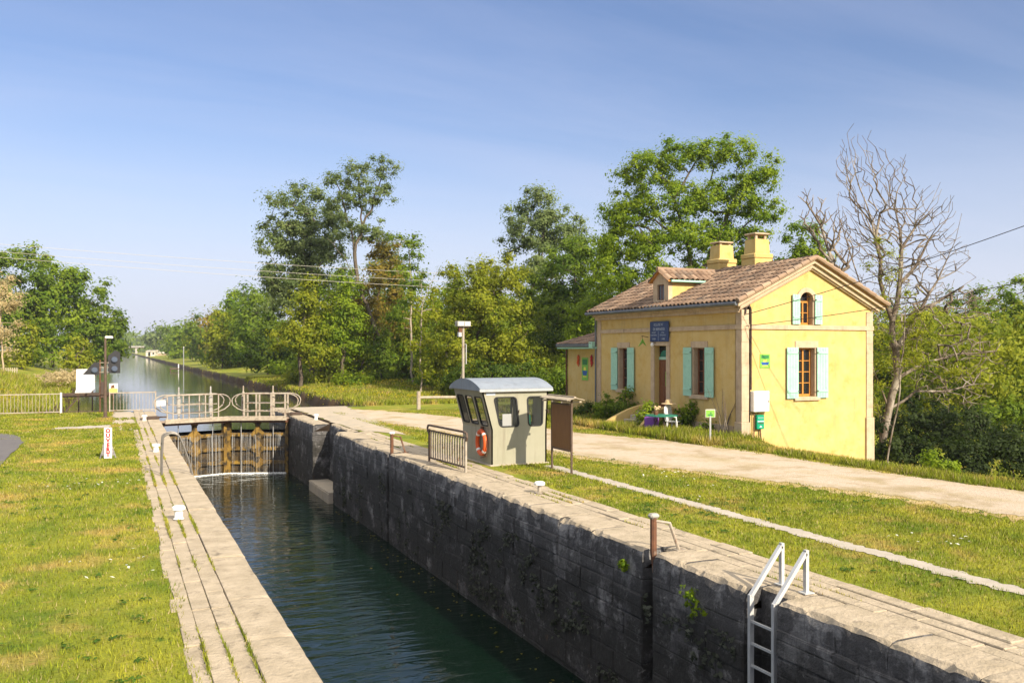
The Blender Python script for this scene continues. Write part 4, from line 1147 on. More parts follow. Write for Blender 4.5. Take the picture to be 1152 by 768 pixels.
# ================================================================ BOOTH
BX, BY = 9.69, 23.16
booth = empty('control_booth', (BX, BY, 0), 0, 'grey green lock control booth with leaning windows and curved roof', 'booth')
BW, BD, ZW, ZTOP = 1.74, 2.25, 1.02, 2.12
lean = .30
xl = lambda z: 0 if z <= ZW else -lean * (z - ZW) / (ZTOP - ZW)
xr_ = lambda z: BW if z <= ZW else BW + .06 * (z - ZW) / (ZTOP - ZW)
def side(u, v, y): a, b_ = xl(v), xr_(v); return (a + (b_ - a) * u, y, v)
vs_ = [-.05, ZW, ZTOP]
def shell(name, P, N, us, holes, mats='booth_paint'):
    mb = MB(); mb.plate(us, vs_, holes, P, N, .05); return mb.build(name, mats, booth)
H1 = [(.15, .51, 1.08, 1.95), (.66, .93, 1.08, 1.95)]
shell('side_wall', lambda u, v: side(u, v, 0), (0, 1, 0), [0, 1], H1)
shell('side_wall', lambda u, v: side(u, v, BD), (0, -1, 0), [0, 1], H1)
shell('front_wall', lambda u, v: (xl(v) - .001, u, v), (1, 0, 0), [.0, BD], [(.12, .70, 1.10, 1.95), (.84, 1.44, 1.10, 1.95), (1.56, 2.12, 1.10, 1.95)])
shell('rear_wall', lambda u, v: (xr_(v) - .05, u, v), (1, 0, 0), [.0, BD], [(.9, 1.9, 1.08, 1.95)])
mb = MB(); mb.box((.05, .05, -.05), (BW - .05, BD - .05, .03)); mb.build('floor_panel', 'interior', booth)
def rrect(P, a, b_, c, d, r, w):
    """rubber gasket with rounded corners filling the corner of the opening; P maps (u,v)"""
    mb = MB(); out, inn = [], []
    for (cu, cv, q0) in ((b_ - r[0], d - r[1], 0), (a + r[0], d - r[1], 1), (a + r[0], c + r[1], 2), (b_ - r[0], c + r[1], 3)):
        for t in np.linspace(0, math.pi / 2, 6):
            ang = q0 * math.pi / 2 + t
            inn.append((cu + (r[0] - w[0]) * math.cos(ang), cv + (r[1] - w[1]) * math.sin(ang)))
            out.append((cu + r[0] * math.cos(ang), cv + r[1] * math.sin(ang)))
    corners = {0: (b_, d), 1: (a, d), 2: (a, c), 3: (b_, c)}
    return out, inn, corners
def pane(P, N, a, b_, c, d, r=(.06, .12), w=(.022, .035)):
    out, inn, cor = rrect(P, a, b_, c, d, r, w); N = Vector(N); n = len(out)
    mb = MB()
    for i in range(n):
        j = (i + 1) % n
        A, B, C, D_ = (Vector(P(*out[i])), Vector(P(*out[j])), Vector(P(*inn[j])), Vector(P(*inn[i])))
        mb.quad(A - N * .012, B - N * .012, C - N * .012, D_ - N * .012); mb.quad(D_ - N * .012, C - N * .012, C + N * .04, D_ + N * .04); mb.quad(B - N * .012, A - N * .012, A + N * .01, B + N * .01)
    g = mb.build('window_gasket', 'rubber', booth)
    mb = MB()
    for q0 in range(4):
        mb = MB(); pts = [cor[q0]] + [out[q0 * 6 + k] for k in range(6)]
        a_ = [Vector(P(*p)) - N * .001 for p in pts]
        mb.prism(a_, N * .045); mb.build('corner_fillet', 'booth_paint', g)
    mb = MB(); mb.quad(*[Vector(P(*p)) + N * .02 for p in ((a, c), (b_, c), (b_, d), (a, d))]); mb.build('pane', 'booth_glass', g)
for h in H1: pane(lambda u, v: side(u, v, 0), (0, 1, 0), *h)
for h in H1: pane(lambda u, v: side(u, v, BD), (0, -1, 0), *h)
for h in ((.12, .70, 1.10, 1.95), (.84, 1.44, 1.10, 1.95), (1.56, 2.12, 1.10, 1.95)): pane(lambda u, v: (xl(v), u, v), (1, 0, 0), *h, r=(.1, .1), w=(.03, .03))
pane(lambda u, v: (xr_(v), u, v), (-1, 0, 0), .9, 1.9, 1.08, 1.95, r=(.1, .1), w=(.03, .03))
# curved roof
mb = MB(); n = 14; y0_, y1_ = -.10, BD + .10; x0_, x1_ = -lean - .09, BW + .15
arc = lambda t: (y0_ + (y1_ - y0_) * t, ZTOP + .03 + .25 * (1 - (2 * t - 1) ** 2))
P = [arc(t) for t in np.linspace(0, 1, n + 1)]
top = [(y, z + .05) for y, z in P]; 
poly = [(x0_, y, z) for y, z in top] + [(x0_, y, z) for y, z in reversed([(y, ZTOP + .005) for y, z in P])]
mb.prism(poly, (x1_ - x0_, 0, 0)); mb.build('roof', 'booth_roof', booth)
mb = MB(); mb.bbox((x0_ - .012, y0_ - .015, ZTOP - .03), (x1_ + .012, y0_ + .02, ZTOP + .045), .008); mb.build('roof_rim', 'galvanised', booth); mb = MB(); mb.bbox((x0_ - .012, y1_ - .02, ZTOP - .03), (x1_ + .012, y1_ + .015, ZTOP + .045), .008); mb.build('roof_rim', 'galvanised', booth)
mb = MB(); mb.tube([(.0 + .86, -.02, 1.55), (.83, -.05, 1.55), (.83, -.05, 1.47)], .015, 6); mb.build('handle', 'dark_iron', booth); mb = MB(); mb.tube([(BW - .03, -.02, 1.55), (BW + .02, -.06, 1.55), (BW + .02, -.06, 1.45)], .015, 6); mb.build('handle', 'dark_iron', booth)
mb = MB(); mb.box((-.16, -.008, 2.0), (.12, -.002, 2.08)); mb.build('number_plate', 'sign_pale', booth)
mb = MB(); mb.bbox((-.06, -.06, -.2), (BW + .06, BD + .06, .035), .02); mb.build('plinth', 'old_paving', booth)
# inside
r = empty('desk', (BX + .1, BY + .1, .03), 0, 'pale desk seen through the booth windows', 'desk'); mb = MB(); mb.bbox((-.02, .0, 1.0), (.5, 2.0, 1.05), .01); mb.build('desk_top', 'grey_paint', r)
mb = MB(); mb.box((.05, .9, 0), (.45, 1.3, 1.0)); mb.build('pedestal', 'grey_paint', r)
mb = MB(); mb.bbox((BX + .38, BY + .085, 1.09), (BX + .66, BY + .10, 1.45), .004); tag(mb.build('paper_notice', 'hull_white'), 'white sheet of paper propped inside the booth side window', 'notice')
r = empty('office_chair', (BX + 1.28, BY + .55, .03), 0, 'dark green office chair seen through the narrow booth window', 'chair'); mb = MB()
mb.bbox((-.2, -.06, .95), (.2, .02, 1.35), .05, 0, 0, 3); mb.build('backrest', 'table_green', r); mb = MB(); mb.bbox((-.22, .0, .45), (.22, .46, .54), .04, 0, 0, 3); mb.build('seat', 'table_green', r); mb = MB(); mb.tube([(0, .22, 0), (0, .22, .46)], .03); mb.bar((0, .02, .5), (0, -.02, 1.0), .04); mb.build('stem', 'black_plastic', r)
# lifebuoy on the front
r = empty('lifebuoy', (BX - .02, BY + .55, .62), 0, 'orange lifebuoy hanging on the shaded front of the booth', 'lifebuoy')
ring = [(-.06, .30 * math.sin(t), .33 * math.cos(t)) for t in np.linspace(0, 2 * math.pi, 28, endpoint=False)]
mb = MB(); mb.tube(ring, .065, 10, True); mb.build('ring', 'orange_buoy', r, smooth=True)
for t in (.8, 2.35, 3.95, 5.5):
    mb = MB(); c = Vector((-.06, .30 * math.sin(t), .33 * math.cos(t))); dv = Vector((0, math.cos(t) * .30, -math.sin(t) * .33)).normalized(); mb.tube([c - dv * .035, c + dv * .035], .069, 10); mb.build('band', 'white_paint', r)
mb = MB(); mb.bbox((-.07, -.06, .30), (.0, .06, .46), .01); mb.tube([(-.05, -.36, .1), (-.05, -.4, -.2), (-.05, -.34, -.36), (-.05, .1, -.45)], .012, 5); mb.build('bracket', 'rust', r)
# mast with floodlight
mp = wd(521, 437, 26.9); r = empty('floodlight_mast', (mp.x, mp.y, 1.95), 0, 'white rust streaked mast with floodlights rising from the booth roof', 'mast')
mb = MB(); mb.tube([(0, 0, .0), (0, 0, 2.05)], .042, 8); mb.build('pole', 'cream_paint', r)
mb = MB(); mb.bar((0, 0, .12), (mp.x * 0 + .25, -.1, .2), .04); mb.bar((0, 0, .22), (.22, .05, .26), .04); mb.build('bracket', 'dark_iron', r)
mb = MB(); mb.bar((-.16, .0, 2.0), (.16, 0, 2.0), .05); mb.bar((-.1, 0, 1.86), (-.1, 0, 2.02), .1); mb.build('crossarm', 'rust', r)
for dx in (-.13, .08):
    mb = MB(); mb.bbox((dx - .1, -.14, 2.03), (dx + .12, .1, 2.19), .015); hd = mb.build('lamp_head', 'grey_paint', r); mb = MB(); mb.box((dx - .08, -.146, 2.05), (dx + .1, -.141, 2.17)); mb.build('lens', 'galvanised', hd)
mb = MB(); mb.tube([(.05, 0, 1.5), (.09, -.02, 1.5), (.09, -.02, .9)], .018, 6); mb.bbox((-.17, -.06, 1.72), (-.06, .06, 1.86), .01); mb.build('cable_box', 'galvanised', r)

# ---------------------------------------------------------------- information board
A, B = wz(621, 527), wz(643, 533); d = (B - A); wv = d.length; ang = math.atan2(d.y, d.x)
r = empty('notice_board', A, ang, 'brown wooden notice board on two posts with slatted canopy beside booth', 'notice board')
for x in (0, wv):
    mb = MB(); mb.tube([(x, 0, -.2), (x, 0, 1.95)], .032, 8); mb.tube([(x, 0, 1.955), (x, 0, 2.0)], .045, 8); mb.build('post', 'brown_post', r)
mb = MB(); mb.bbox((.03, -.03, .62), (wv - .03, .03, 1.82), .01); mb.build('panel', 'board_wood', r)
mb = MB(); mb.bbox((.02, -.045, .58), (wv - .02, .045, .63), .006); mb.build('frame', 'brown_post', r); mb = MB(); mb.bbox((.02, -.045, 1.80), (wv - .02, .045, 1.85), .006); mb.build('frame', 'brown_post', r)
mb = MB()
for i in range(7):
    x = -.12 + (wv + .24) * i / 6
    for s_ in (-1, 1): mb.bar((x, 0, 2.02), (x, s_ * .26, 1.96), .24, .02)
mb.bar((-.2, 0, 2.04), (wv + .2, 0, 2.04), .06, .03); mb.build('canopy', 'grey_wood', r)
for x in (.02, wv * .5, wv - .02): mb = MB(); mb.bar((x, -.3, 1.9), (x, .3, 1.9), .04); mb.build('canopy_bracket', 'grey_wood', r)

# ---------------------------------------------------------------- quay railing panel
A, B = wz(483, 519.5), wz(524, 531.5); d = (B - A); L_ = d.length; ang = math.atan2(d.y, d.x)
r = empty('quay_railing', A, ang, 'single brown steel railing panel on the lock edge beside booth', 'railing')
for x, m_ in ((0, 'brown_post'), (L_, 'cream_paint')):
    mb = MB(); mb.bar((x, 0, -.05), (x, 0, .97), .06, .05); mb.build('post', m_, r)
mb = MB(); mb.tube([(-.02, 0, .86), (-.12, 0, .9), (-.14, 0, 1.0), (-.08, 0, 1.07), (.05, 0, 1.08), (L_ - .1, 0, 1.08), (L_ + .05, 0, 1.05), (L_ + .09, 0, .95), (L_ + .03, 0, .86)], .032, 8)
mb.bar((0, 0, .93), (L_, 0, .93), .04); mb.bar((0, 0, .14), (L_, 0, .14), .045); mb.build('rail', 'brown_post', r)
mb = MB()
for i in range(1, 15): x = L_ * i / 15; mb.bar((x, 0, .14), (x, 0, .93), .016, .05, (0, 1, 0))
mb.build('rail_panel', 'cream_paint', r)

# ---------------------------------------------------------------- ladders, float posts, bollards
r = empty('dock_ladder', (7.9, 9.54, 0), 0, 'pale aluminium ladder with raised handrails in a notch of lock wall', 'ladder')
for dy in (-.24, .24):
    mb = MB(); mb.bar((.04, dy, -4.5), (.04, dy, -.06), .05, .07, (1, 0, 0)); mb.build('stile', 'aluminium', r)
    mb = MB(); mb.bar((.04, dy, -.08), (.56, dy, .56), .05, .06, (0, 1, 0)); mb.bar((.575, dy, .0), (.575, dy, .60), .05, .06, (0, 1, 0)); mb.box((.50, dy - .07, .02), (.66, dy + .07, .035)); mb.build('handrail', 'aluminium', r)
z = -.42
while z > -4.4:
    mb = MB(); mb.bar((.04, -.24, z), (.04, .24, z), .035, .03); mb.build('rung', 'aluminium', r); z -= .30
for k, (yy, lab, hh) in enumerate(((12.3, 'rusty float post with pale strut in the wall slot next to ladder', .56), (27.32, 'rusty float post with white cap in the wall slot near railing panel', .62))):
    r = empty('float_post', (7.98, yy, 0), 0, lab, 'post'); mb = MB()
    mb.tube([(.10, 0, -.5), (.03, 0, -.02), (.03, 0, hh)], .055, 9); mb.build('pipe', 'rust', r); mb = MB(); mb.tube([(.20, 0, -5.5), (.20, 0, -.3)], .06, 9); mb.build('float_tube', 'dark_iron', r)
    mb = MB(); mb.tube([(.04, 0, hh - .06), (.28, -.10, hh - .1), (.42, -.16, .02)], .028, 7); mb.box((.34, -.24, .02), (.52, -.08, .035)); mb.build('strut', 'cream_paint' if k == 0 else 'rust', r)
    mb = MB(); mb.bbox((-.05, -.07, hh - .02), (.12, .07, hh + .06), .03); mb.build('cap', 'white_paint' if k else 'grey_paint', r)
    mb = MB(); mb.box((-.06, -.155, -5), (.12, -.125, -.1)); mb.build('guide_channel', 'dark_iron', r)
bol = [((201, 583.5), 'white mooring bollard on left quay, nearest to camera'), ((175.5, 508), 'white mooring bollard on left quay behind the ladder hoops'), ((162.5, 473), 'white mooring bollard beside the left gate leaf and black actuator'),
       ((607, 554), 'white mushroom bollard with thin stem near the notice board'), ((355.5, 472), 'white mooring bollard on the far right quay behind the niche')]
for k, (p, lab) in enumerate(bol):
    P = wz(*p, .02); r = empty('mooring_bollard', P, 0, lab, 'bollard', 'white mooring bollards on the quays')
    mb = MB()
    if k == 3: mb.lathe((0, 0, 0), [(.12, 0), (.12, .015), (.045, .02), (.045, .18)], 14)
    else: mb.lathe((0, 0, 0), [(.10, 0), (.10, .015), (.08, .02), (.08, .17)], 14)
    mb.build('stem', 'cream_paint' if k == 3 else 'white_paint', r, smooth=False)
    mb = MB(); mb.lathe((0, 0, .17), [(.10, 0), (.125, .015), (.125, .06), (.10, .085), (.03, .095)], 16); mb.build('cap', 'white_paint', r)
r = empty('ladder_hoops', (1.55, 24.95, 0), 0, 'pair of grey steel ladder hoops on the left quay edge', 'ladder hoops')
for dy in (-.24, .24):
    mb = MB(); pts = [(-.45, dy, 0), (-.45, dy, .55), (-.43, dy, .95)] + [(-.22 + .22 * math.cos(t), dy, .95 + .16 * math.sin(t)) for t in np.linspace(2.7, .4, 7)] + [(.05, dy, .85), (.2, dy, .4), (.3, dy, .0)]
    mb.tube(pts, .024, 8); mb.build('hoop', 'hoop_steel', r)

# ---------------------------------------------------------------- OUVERT sign on the lawn
P = wz(121.5, 516); vdir = Vector((P.x, P.y, 0)).normalized(); ang = math.atan2(vdir.y, vdir.x) - math.pi / 2
r = empty('open_sign', P, ang, 'narrow white upright sign with red letters on the lawn', 'sign')
mb = MB(); mb.bbox((-.11, -.012, .02), (.11, .012, .94), .006); mb.mi = 1
for i, chh in enumerate('OUVERT'): mb.text(chh, .165, (0, -.013, .84 - .142 * i), (1, 0, 0), (0, 0, 1), bold=.012)
mb.build('board', ['white_paint', 'red_paint'], r)
mb = MB()
for s_ in (-1, 1): mb.bar((s_ * .04, .05, .6), (s_ * .22, .1, .0), .03)
mb.prism([(-.17, .06, .1), (.17, .06, .1), (.08, .06, .5), (-.14, .06, .44)], (0, .02, 0)); mb.build('easel', 'tyre_grey', r)

# ---------------------------------------------------------------- railing by the upper basin, lamp post, signals
r = empty('basin_railing', (-5.6, 51.0, 0), 0, 'long pale bar railing between the left lawn and upper basin', 'railing')
for x0, x1, m_ in ((-9, 0.0, 'cream_paint'), (0.0, 3.02, 'cream_paint'), (5.35, 7.55, 'cream_paint')):
    mb = MB(); mb.bar((x0, 0, 1.02), (x1, 0, 1.02), .05); mb.bar((x0, 0, .1), (x1, 0, .1), .045)
    n = int((x1 - x0) / .155)
    for i in range(1, n): x = x0 + (x1 - x0) * i / n; mb.bar((x, 0, .1), (x, 0, 1.02), .017)
    mb.build('rail_panel', m_, r)
for x in (-8.9, -6, -3, 0, 3.05, 5.32, 7.55):
    mb = MB(); mb.bar((x, 0, -.1), (x, 0, 1.08), .09 if x in (3.05,) else .06); mb.build('post', 'white_paint' if x == 3.05 else 'cream_paint', r)
mb = MB(); mb.box((3.1, .25, .82), (5.3, .33, 1.04)); mb.bar((3.1, .28, .9), (5.3, .28, .9), .08); mb.bar((3.25, .28, .1), (3.9, .28, .9), .07); mb.bar((3.1, .0, 1.0), (5.3, .0, 1.0), .035); mb.bar((3.1, .0, .1), (5.3, .0, .1), .03); mb.build('gate_panel', 'dark_iron', r)
P = wz(118.5, 470); r = empty('street_lamp', P, 0, 'slim grey lamp post with small white lantern beside left quay', 'street lamp')
mb = MB(); mb.tube([(0, 0, 0), (0, 0, .9), (0, 0, 3.9)], [.085, .075, .05], 9); mb.lathe((0, 0, 0), [(.2, 0), (.2, .04), (.1, .05)], 12); mb.build('pole', 'brown_post', r)
mb = MB(); mb.bbox((-.02, -.1, 3.82), (.34, .1, 3.93), .03); mb.bar((0, 0, 3.85), (.1, 0, 3.88), .06); mb.build('lantern', 'white_paint', r)
P = wd(113, 393, 46.5); r = empty('signal_mast', (P.x, P.y, 0), 0, 'canal traffic signal mast with black panels behind the railing', 'traffic signal')
for dx in (-.02, .22):
    mb = MB(); mb.tube([(dx, 0, -.3), (dx, 0, 2.75)], .04, 8); mb.build('pole', 'rust', r)
vd = Vector((P.x, P.y, 0)).normalized(); rz = math.atan2(vd.y, vd.x) - math.pi / 2; r.rotation_euler = (0, 0, rz)
def signal_panel(pts, lens):
    mb = MB(); mb.prism([(x, -.02, z) for x, z in pts], (0, .05, 0)); o = mb.build('signal_panel', 'black_plastic', r)
    for (x, z) in lens:
        mb = MB(); mb.tube([(x, -.03, z), (x, -.14, z)], .15, 16); l = mb.build('signal_lens', 'lens_dark', o)
        mb = MB(); mb.tube([(x, -.162, z), (x, -.18, z)], .11, 16); mb.build('lens_glass', 'lens_dark', o)
signal_panel([(.35, 2.05), (.95, 2.05), (.95, 3.12), (.72, 3.26), (.35, 2.95)], [(.67, 2.76), (.67, 2.28)])
signal_panel([(-.85, 1.98), (-.05, 1.98), (-.05, 2.62), (-.30, 2.62)], [(-.28, 2.22)])
mb = MB()
for z in (2.1, 2.35, 2.6): mb.bar((-.05, -.02, z), (.4, -.02, z), .03)
mb.build('crossbar', 'cream_paint', r)
mb = MB(); mb.bbox((.0, -.1, .75), (.22, .12, 1.6), .03); mb.build('control_box', 'dark_iron', r)
P = wd(95, 442, 49.5); r = empty('canal_notice', (P.x, P.y, 0), rz, 'large blank white panel on a dark frame above the railing', 'panel')
mb = MB(); mb.prism([(-.48, 0, P.z + .02), (.30, 0, P.z + .02), (.52, 0, P.z + .25), (.50, 0, P.z + 1.33), (-.40, 0, P.z + 1.33), (-.42, 0, P.z + .2)], (0, .06, 0)); mb.build('sheet', 'white_paint', r)
mb = MB()
for x in (-.3, .4): mb.bar((x, .1, -.3), (x, .1, P.z + 1.2), .07)
mb.bar((-.9, .1, P.z - .1), (1.5, .1, P.z - .1), .12); mb.build('support_frame', 'dark_iron', r)
P = wd(127.5, 441, 47.2); r = empty('warning_sign', (P.x, P.y, 0), rz, 'yellow and white warning sign standing behind the railing gate', 'sign')
mb = MB(); mb.bbox((-.21, -.015, P.z - .02), (.21, .015, P.z + .46), .01); mb.mi = 1; mb.box((-.2, -.02, P.z - .01), (.2, -.016, P.z + .2)); mb.mi = 2
mb.prism([(-.12, -.021, P.z + .2), (.08, -.021, P.z + .22), (.04, -.021, P.z + .36), (.1, -.021, P.z + .42), (-.1, -.021, P.z + .36)], (0, .004, 0)); mb.build('board', ['white_paint', 'sign_yellow', 'rust'], r)
mb = MB(); mb.bar((0, .03, -.1), (0, .03, P.z), .05); mb.build('post', 'rust', r)

# ---------------------------------------------------------------- furniture before the house
def at_house(px, py, z=0): return wz(px, py, z)
P = at_house(733, 486); r = empty('purple_crate', P, .5, 'purple box standing under the green garden table', 'box'); mb = MB(); mb.bbox((-.2, -.22, 0), (.2, .22, .62), .012); mb.build('box', 'purple_paint', r); mb = MB(); mb.bbox((.201, -.18, .03), (.215, .18, .59), .004); mb.build('edge_panel', 'white_paint', r)
P = at_house(744, 488.5); r = empty('garden_table', P, 0, 'round dark green garden table in the grass before the house', 'table'); mb = MB()
mb.lathe((0, 0, .74), [(.55, -.03), (.62, -.02), (.62, .015), (.2, .03)], 28); mb.build('tabletop', 'table_green', r)
for t in (.4, 2.5, 4.6): mb = MB(); mb.tube([(.1 * math.cos(t), .1 * math.sin(t), .72), (.3 * math.cos(t), .3 * math.sin(t), .3), (.42 * math.cos(t), .42 * math.sin(t), 0)], .02, 6); mb.build('leg', 'dark_iron', r)
P = at_house(759, 486); r = empty('garden_chair', P, .5, 'white moulded garden chair with scalloped back beside the green table', 'chair'); mb = MB()
mb.bbox((-.26, -.24, .40), (.26, .24, .46), .03, 0, 0, 2); mb.build('seat', 'hull_white', r)
mb = MB(); mb.prism([(-.28, .23, .44), (.28, .23, .44), (.31, .27, .80), (.26, .29, 1.0), (.12, .30, 1.08), (0, .3, 1.13), (-.12, .30, 1.08), (-.26, .29, 1.0), (-.31, .27, .80)], (0, .04, 0)); mb.build('backrest', 'hull_white', r)
for sx in (-1, 1):
    mb = MB(); mb.tube([(sx * .28, .24, .66), (sx * .33, 0, .66), (sx * .31, -.22, .62), (sx * .28, -.22, .44)], .03, 7); mb.build('armrest', 'hull_white', r)
    for sy in (-1, 1): mb = MB(); mb.bar((sx * .22, sy * .2, .42), (sx * .26, sy * .25, 0), .06); mb.build('leg', 'hull_white', r)
r = empty('straw_hat', at_house(759, 486) + Vector((-.12, .24, 1.12)), 0, 'straw hat resting on top of the white garden chair', 'hat'); mb = MB(); mb.lathe((0, 0, 0), [(.30, .0), (.28, .02), (.16, .03), (.14, .13), (.08, .18), (.01, .19)], 18); mb.build('brim', 'wicker', r)
P = at_house(742, 489) + Vector((-.1, .1, .755)); r = empty('flower_pot', P, 0, 'small pot of orange flowers on the green garden table', 'flower pot'); mb = MB(); mb.lathe((0, 0, 0), [(.07, 0), (.1, .14), (.1, .16)], 12); mb.build('pot', 'rust', r)
mb = MB(); rr = random.Random(4)
for _ in range(14): p = Vector((rr.gauss(0, .08), rr.gauss(0, .08), .2 + rr.uniform(0, .14))); mb.lathe(p, [(.01, -.03), (.045, 0), (.03, .03), (.005, .04)], 6)
mb.build('blossom', 'wicker', r)
P = wz(799, 499); rz2 = math.atan2(P.y, P.x) - math.pi / 2
r = empty('roadside_sign', P, rz2 * .6, 'small green and white square sign on a grey stake by the road', 'sign'); mb = MB(); mb.bar((0, 0, -.1), (0, 0, 1.0), .055); mb.build('stake', 'galvanised', r)
mb = MB(); mb.bbox((-.17, -.02, .92), (.17, -.0, 1.2), .006); mb.mi = 1; mb.box((-.155, -.026, .935), (.155, -.022, 1.185)); mb.mi = 2; mb.prism([(-.1, -.03, 1.03), (.1, -.03, 1.03), (.07, -.03, .98), (-.07, -.03, .98)], (0, .003, 0)); mb.prism([(-.03, -.03, 1.05), (.05, -.03, 1.05), (.02, -.03, 1.12)], (0, .003, 0)); mb.build('board', ['white_paint', 'sign_green', 'sign_dark_green'], r)
for k, p in enumerate(((711, 488), (723, 491), (733, 489))):
    P = wz(*p); 
# ---------------------------------------------------------------- log fence, far bits
A, B = wz(471, 460.5), wz(556, 459.0); r = empty('log_fence', A, math.atan2(B.y - A.y, B.x - A.x), 'low log fence of one rail on stout round posts behind booth', 'fence'); L_ = (B - A).length
for x in (0, L_): mb = MB(); mb.tube([(x, 0, -.2), (x, 0, 1.0)], .11, 9); mb.build('post', 'grey_wood', r)
mb = MB(); mb.tube([(-.05, 0, .66), (L_ + .3, 0, .64)], .075, 8); mb.build('rail', 'grey_wood', r)
P = wz(0, 421, 1.3); r = empty('paling_fence', wd(-6, 424, 92), 0, 'short weathered paling fence on the left embankment before trees', 'fence'); mb = MB()
for i in range(11): mb.bar((i * .2, 0, -.2), (i * .2 + .02, 0, .95), .11, .03, (0, 1, 0))
mb.build('paling', 'grey_wood', r); mb = MB(); mb.bar((0, .04, .7), (2.1, .04, .7), .06); mb.bar((0, .04, .3), (2.1, .04, .3), .06); mb.build('rail', 'grey_wood', r)
P = wd(206.5, 409, 180); r = empty('marker_pole', (P.x, P.y, -.3), 0, 'tall pale marker pole on the canal bank in the distance', 'pole'); mb = MB(); mb.tube([(0, 0, -1), (0, 0, 4.0)], .10, 8); mb.build('pole', 'galvanised', r); mb = MB(); mb.tube([(0, 0, 4.0), (0, 0, 4.12)], .13, 8); mb.build('cap', 'white_paint', r)
P = wd(196, 411, 165); r = empty('mooring_stage', (P.x, P.y, -.7), 0, 'small dark wooden mooring stage at the far canal bank', 'jetty'); mb = MB(); mb.bbox((-.8, -.8, .3), (.8, .8, .55), .03); mb.build('deck', 'brown_post', r)
for x in (-.7, .7): mb = MB(); mb.tube([(x, -.7, -1.5), (x, -.7, 1.3 if x > 0 else .5)], .1, 7); mb.build('pile', 'white_paint' if x > 0 else 'brown_post', r)
P = wd(172, 397, 430); r = empty('distant_house', (P.x, P.y, 0), TH * -1, 'tiny white house on the right bank far up the canal', 'house'); mb = MB(); mb.box((-2.2, -3, -1), (2.2, 3, 2.3)); mb.build('wall', 'render_far', r); mb = MB(); mb.prism([(-2.4, -3.3, 2.3), (-2.4, 3.3, 2.3), (-2.4, 0, 3.1)], (4.8, 0, 0)); mb.build('roof', 'render_far', r)
mb = MB(); mb.box((-1, -3.05, .1), (.0, -3.002, 2.0)); mb.box((1.0, -3.05, .9), (1.9, -3.002, 1.8)); mb.build('window', 'window_glass', r)
P = wd(183, 397, 425); r = empty('distant_shed', (P.x, P.y, 0), TH * -1, 'tiny cream shed right of the far white canal house', 'shed'); mb = MB(); mb.box((-1.6, -2, -1), (1.6, 2, 1.5)); mb.build('wall', 'trim_stone', r); mb = MB(); mb.prism([(-1.8, -2.3, 1.5), (-1.8, 2.3, 1.5), (-1.8, 0, 2.1)], (3.6, 0, 0)); mb.build('roof', 'render_far', r)
# road bridge far up the canal
r = empty('road_bridge', (4.9, 760, 0), 0, 'small dark road bridge crossing the canal far away', 'bridge'); mb = MB()
mb.box((-16, -2, 4.4), (16, 2, 5.1)); mb.build('deck', 'brown_post', r); mb = MB(); mb.box((-16, -2.1, 5.1), (16, -1.9, 6.0)); mb.build('parapet', 'grey_paint', r)
for x in (-10, 10): mb = MB(); mb.box((x - .8, -1.9, -3), (x + .8, 1.9, 4.4)); mb.build('pier', 'grey_paint', r)
# ================================================================ TREES
def leaf_quads(centres, rad, per, size, rng, hub, flat=.75, up=.35, spread=None):
    """leaf-sized faces gathered in clumps; faces lean outward so clumps catch light as a whole"""
    n = len(centres) * per
    c = np.repeat(centres, per, 0)
    rr_ = np.repeat(np.broadcast_to(rad, len(centres)), per)[:, None]
    d = rng.normal(size=(n, 3)); d /= np.linalg.norm(d, axis=1, keepdims=True)
    rad_f = np.minimum(np.abs(rng.normal(.0, .62, (n, 1))) + .05, 1.15)
    p = c + d * rad_f * rr_ * np.array([1, 1, flat])
    out = p - hub; out /= np.linalg.norm(out, axis=1, keepdims=True) + 1e-6
    nrm = d * .75 + out * .65 + np.array([0, 0, up]) + rng.normal(size=(n, 3)) * .38
    nrm /= np.linalg.norm(nrm, axis=1, keepdims=True)
    a = np.cross(nrm, rng.normal(size=(n, 3))); a /= np.linalg.norm(a, axis=1, keepdims=True) + 1e-9
    b = np.cross(nrm, a)
    s = size * rng.uniform(.5, 1.5, (n, 1))
    V = np.stack([p - a * s * .62, p + b * s * .34 + nrm * s * .08, p + a * s * .62, p - b * s * .34 + nrm * s * .08], 1).reshape(-1, 3)
    Q = np.arange(n * 4).reshape(-1, 4)
    ct = np.repeat(rng.normal(.55, .2, len(centres)), per)
    tone = np.repeat(np.clip(ct + rng.normal(0, .16, n), 0, 1), 4)
    return V, Q, tone

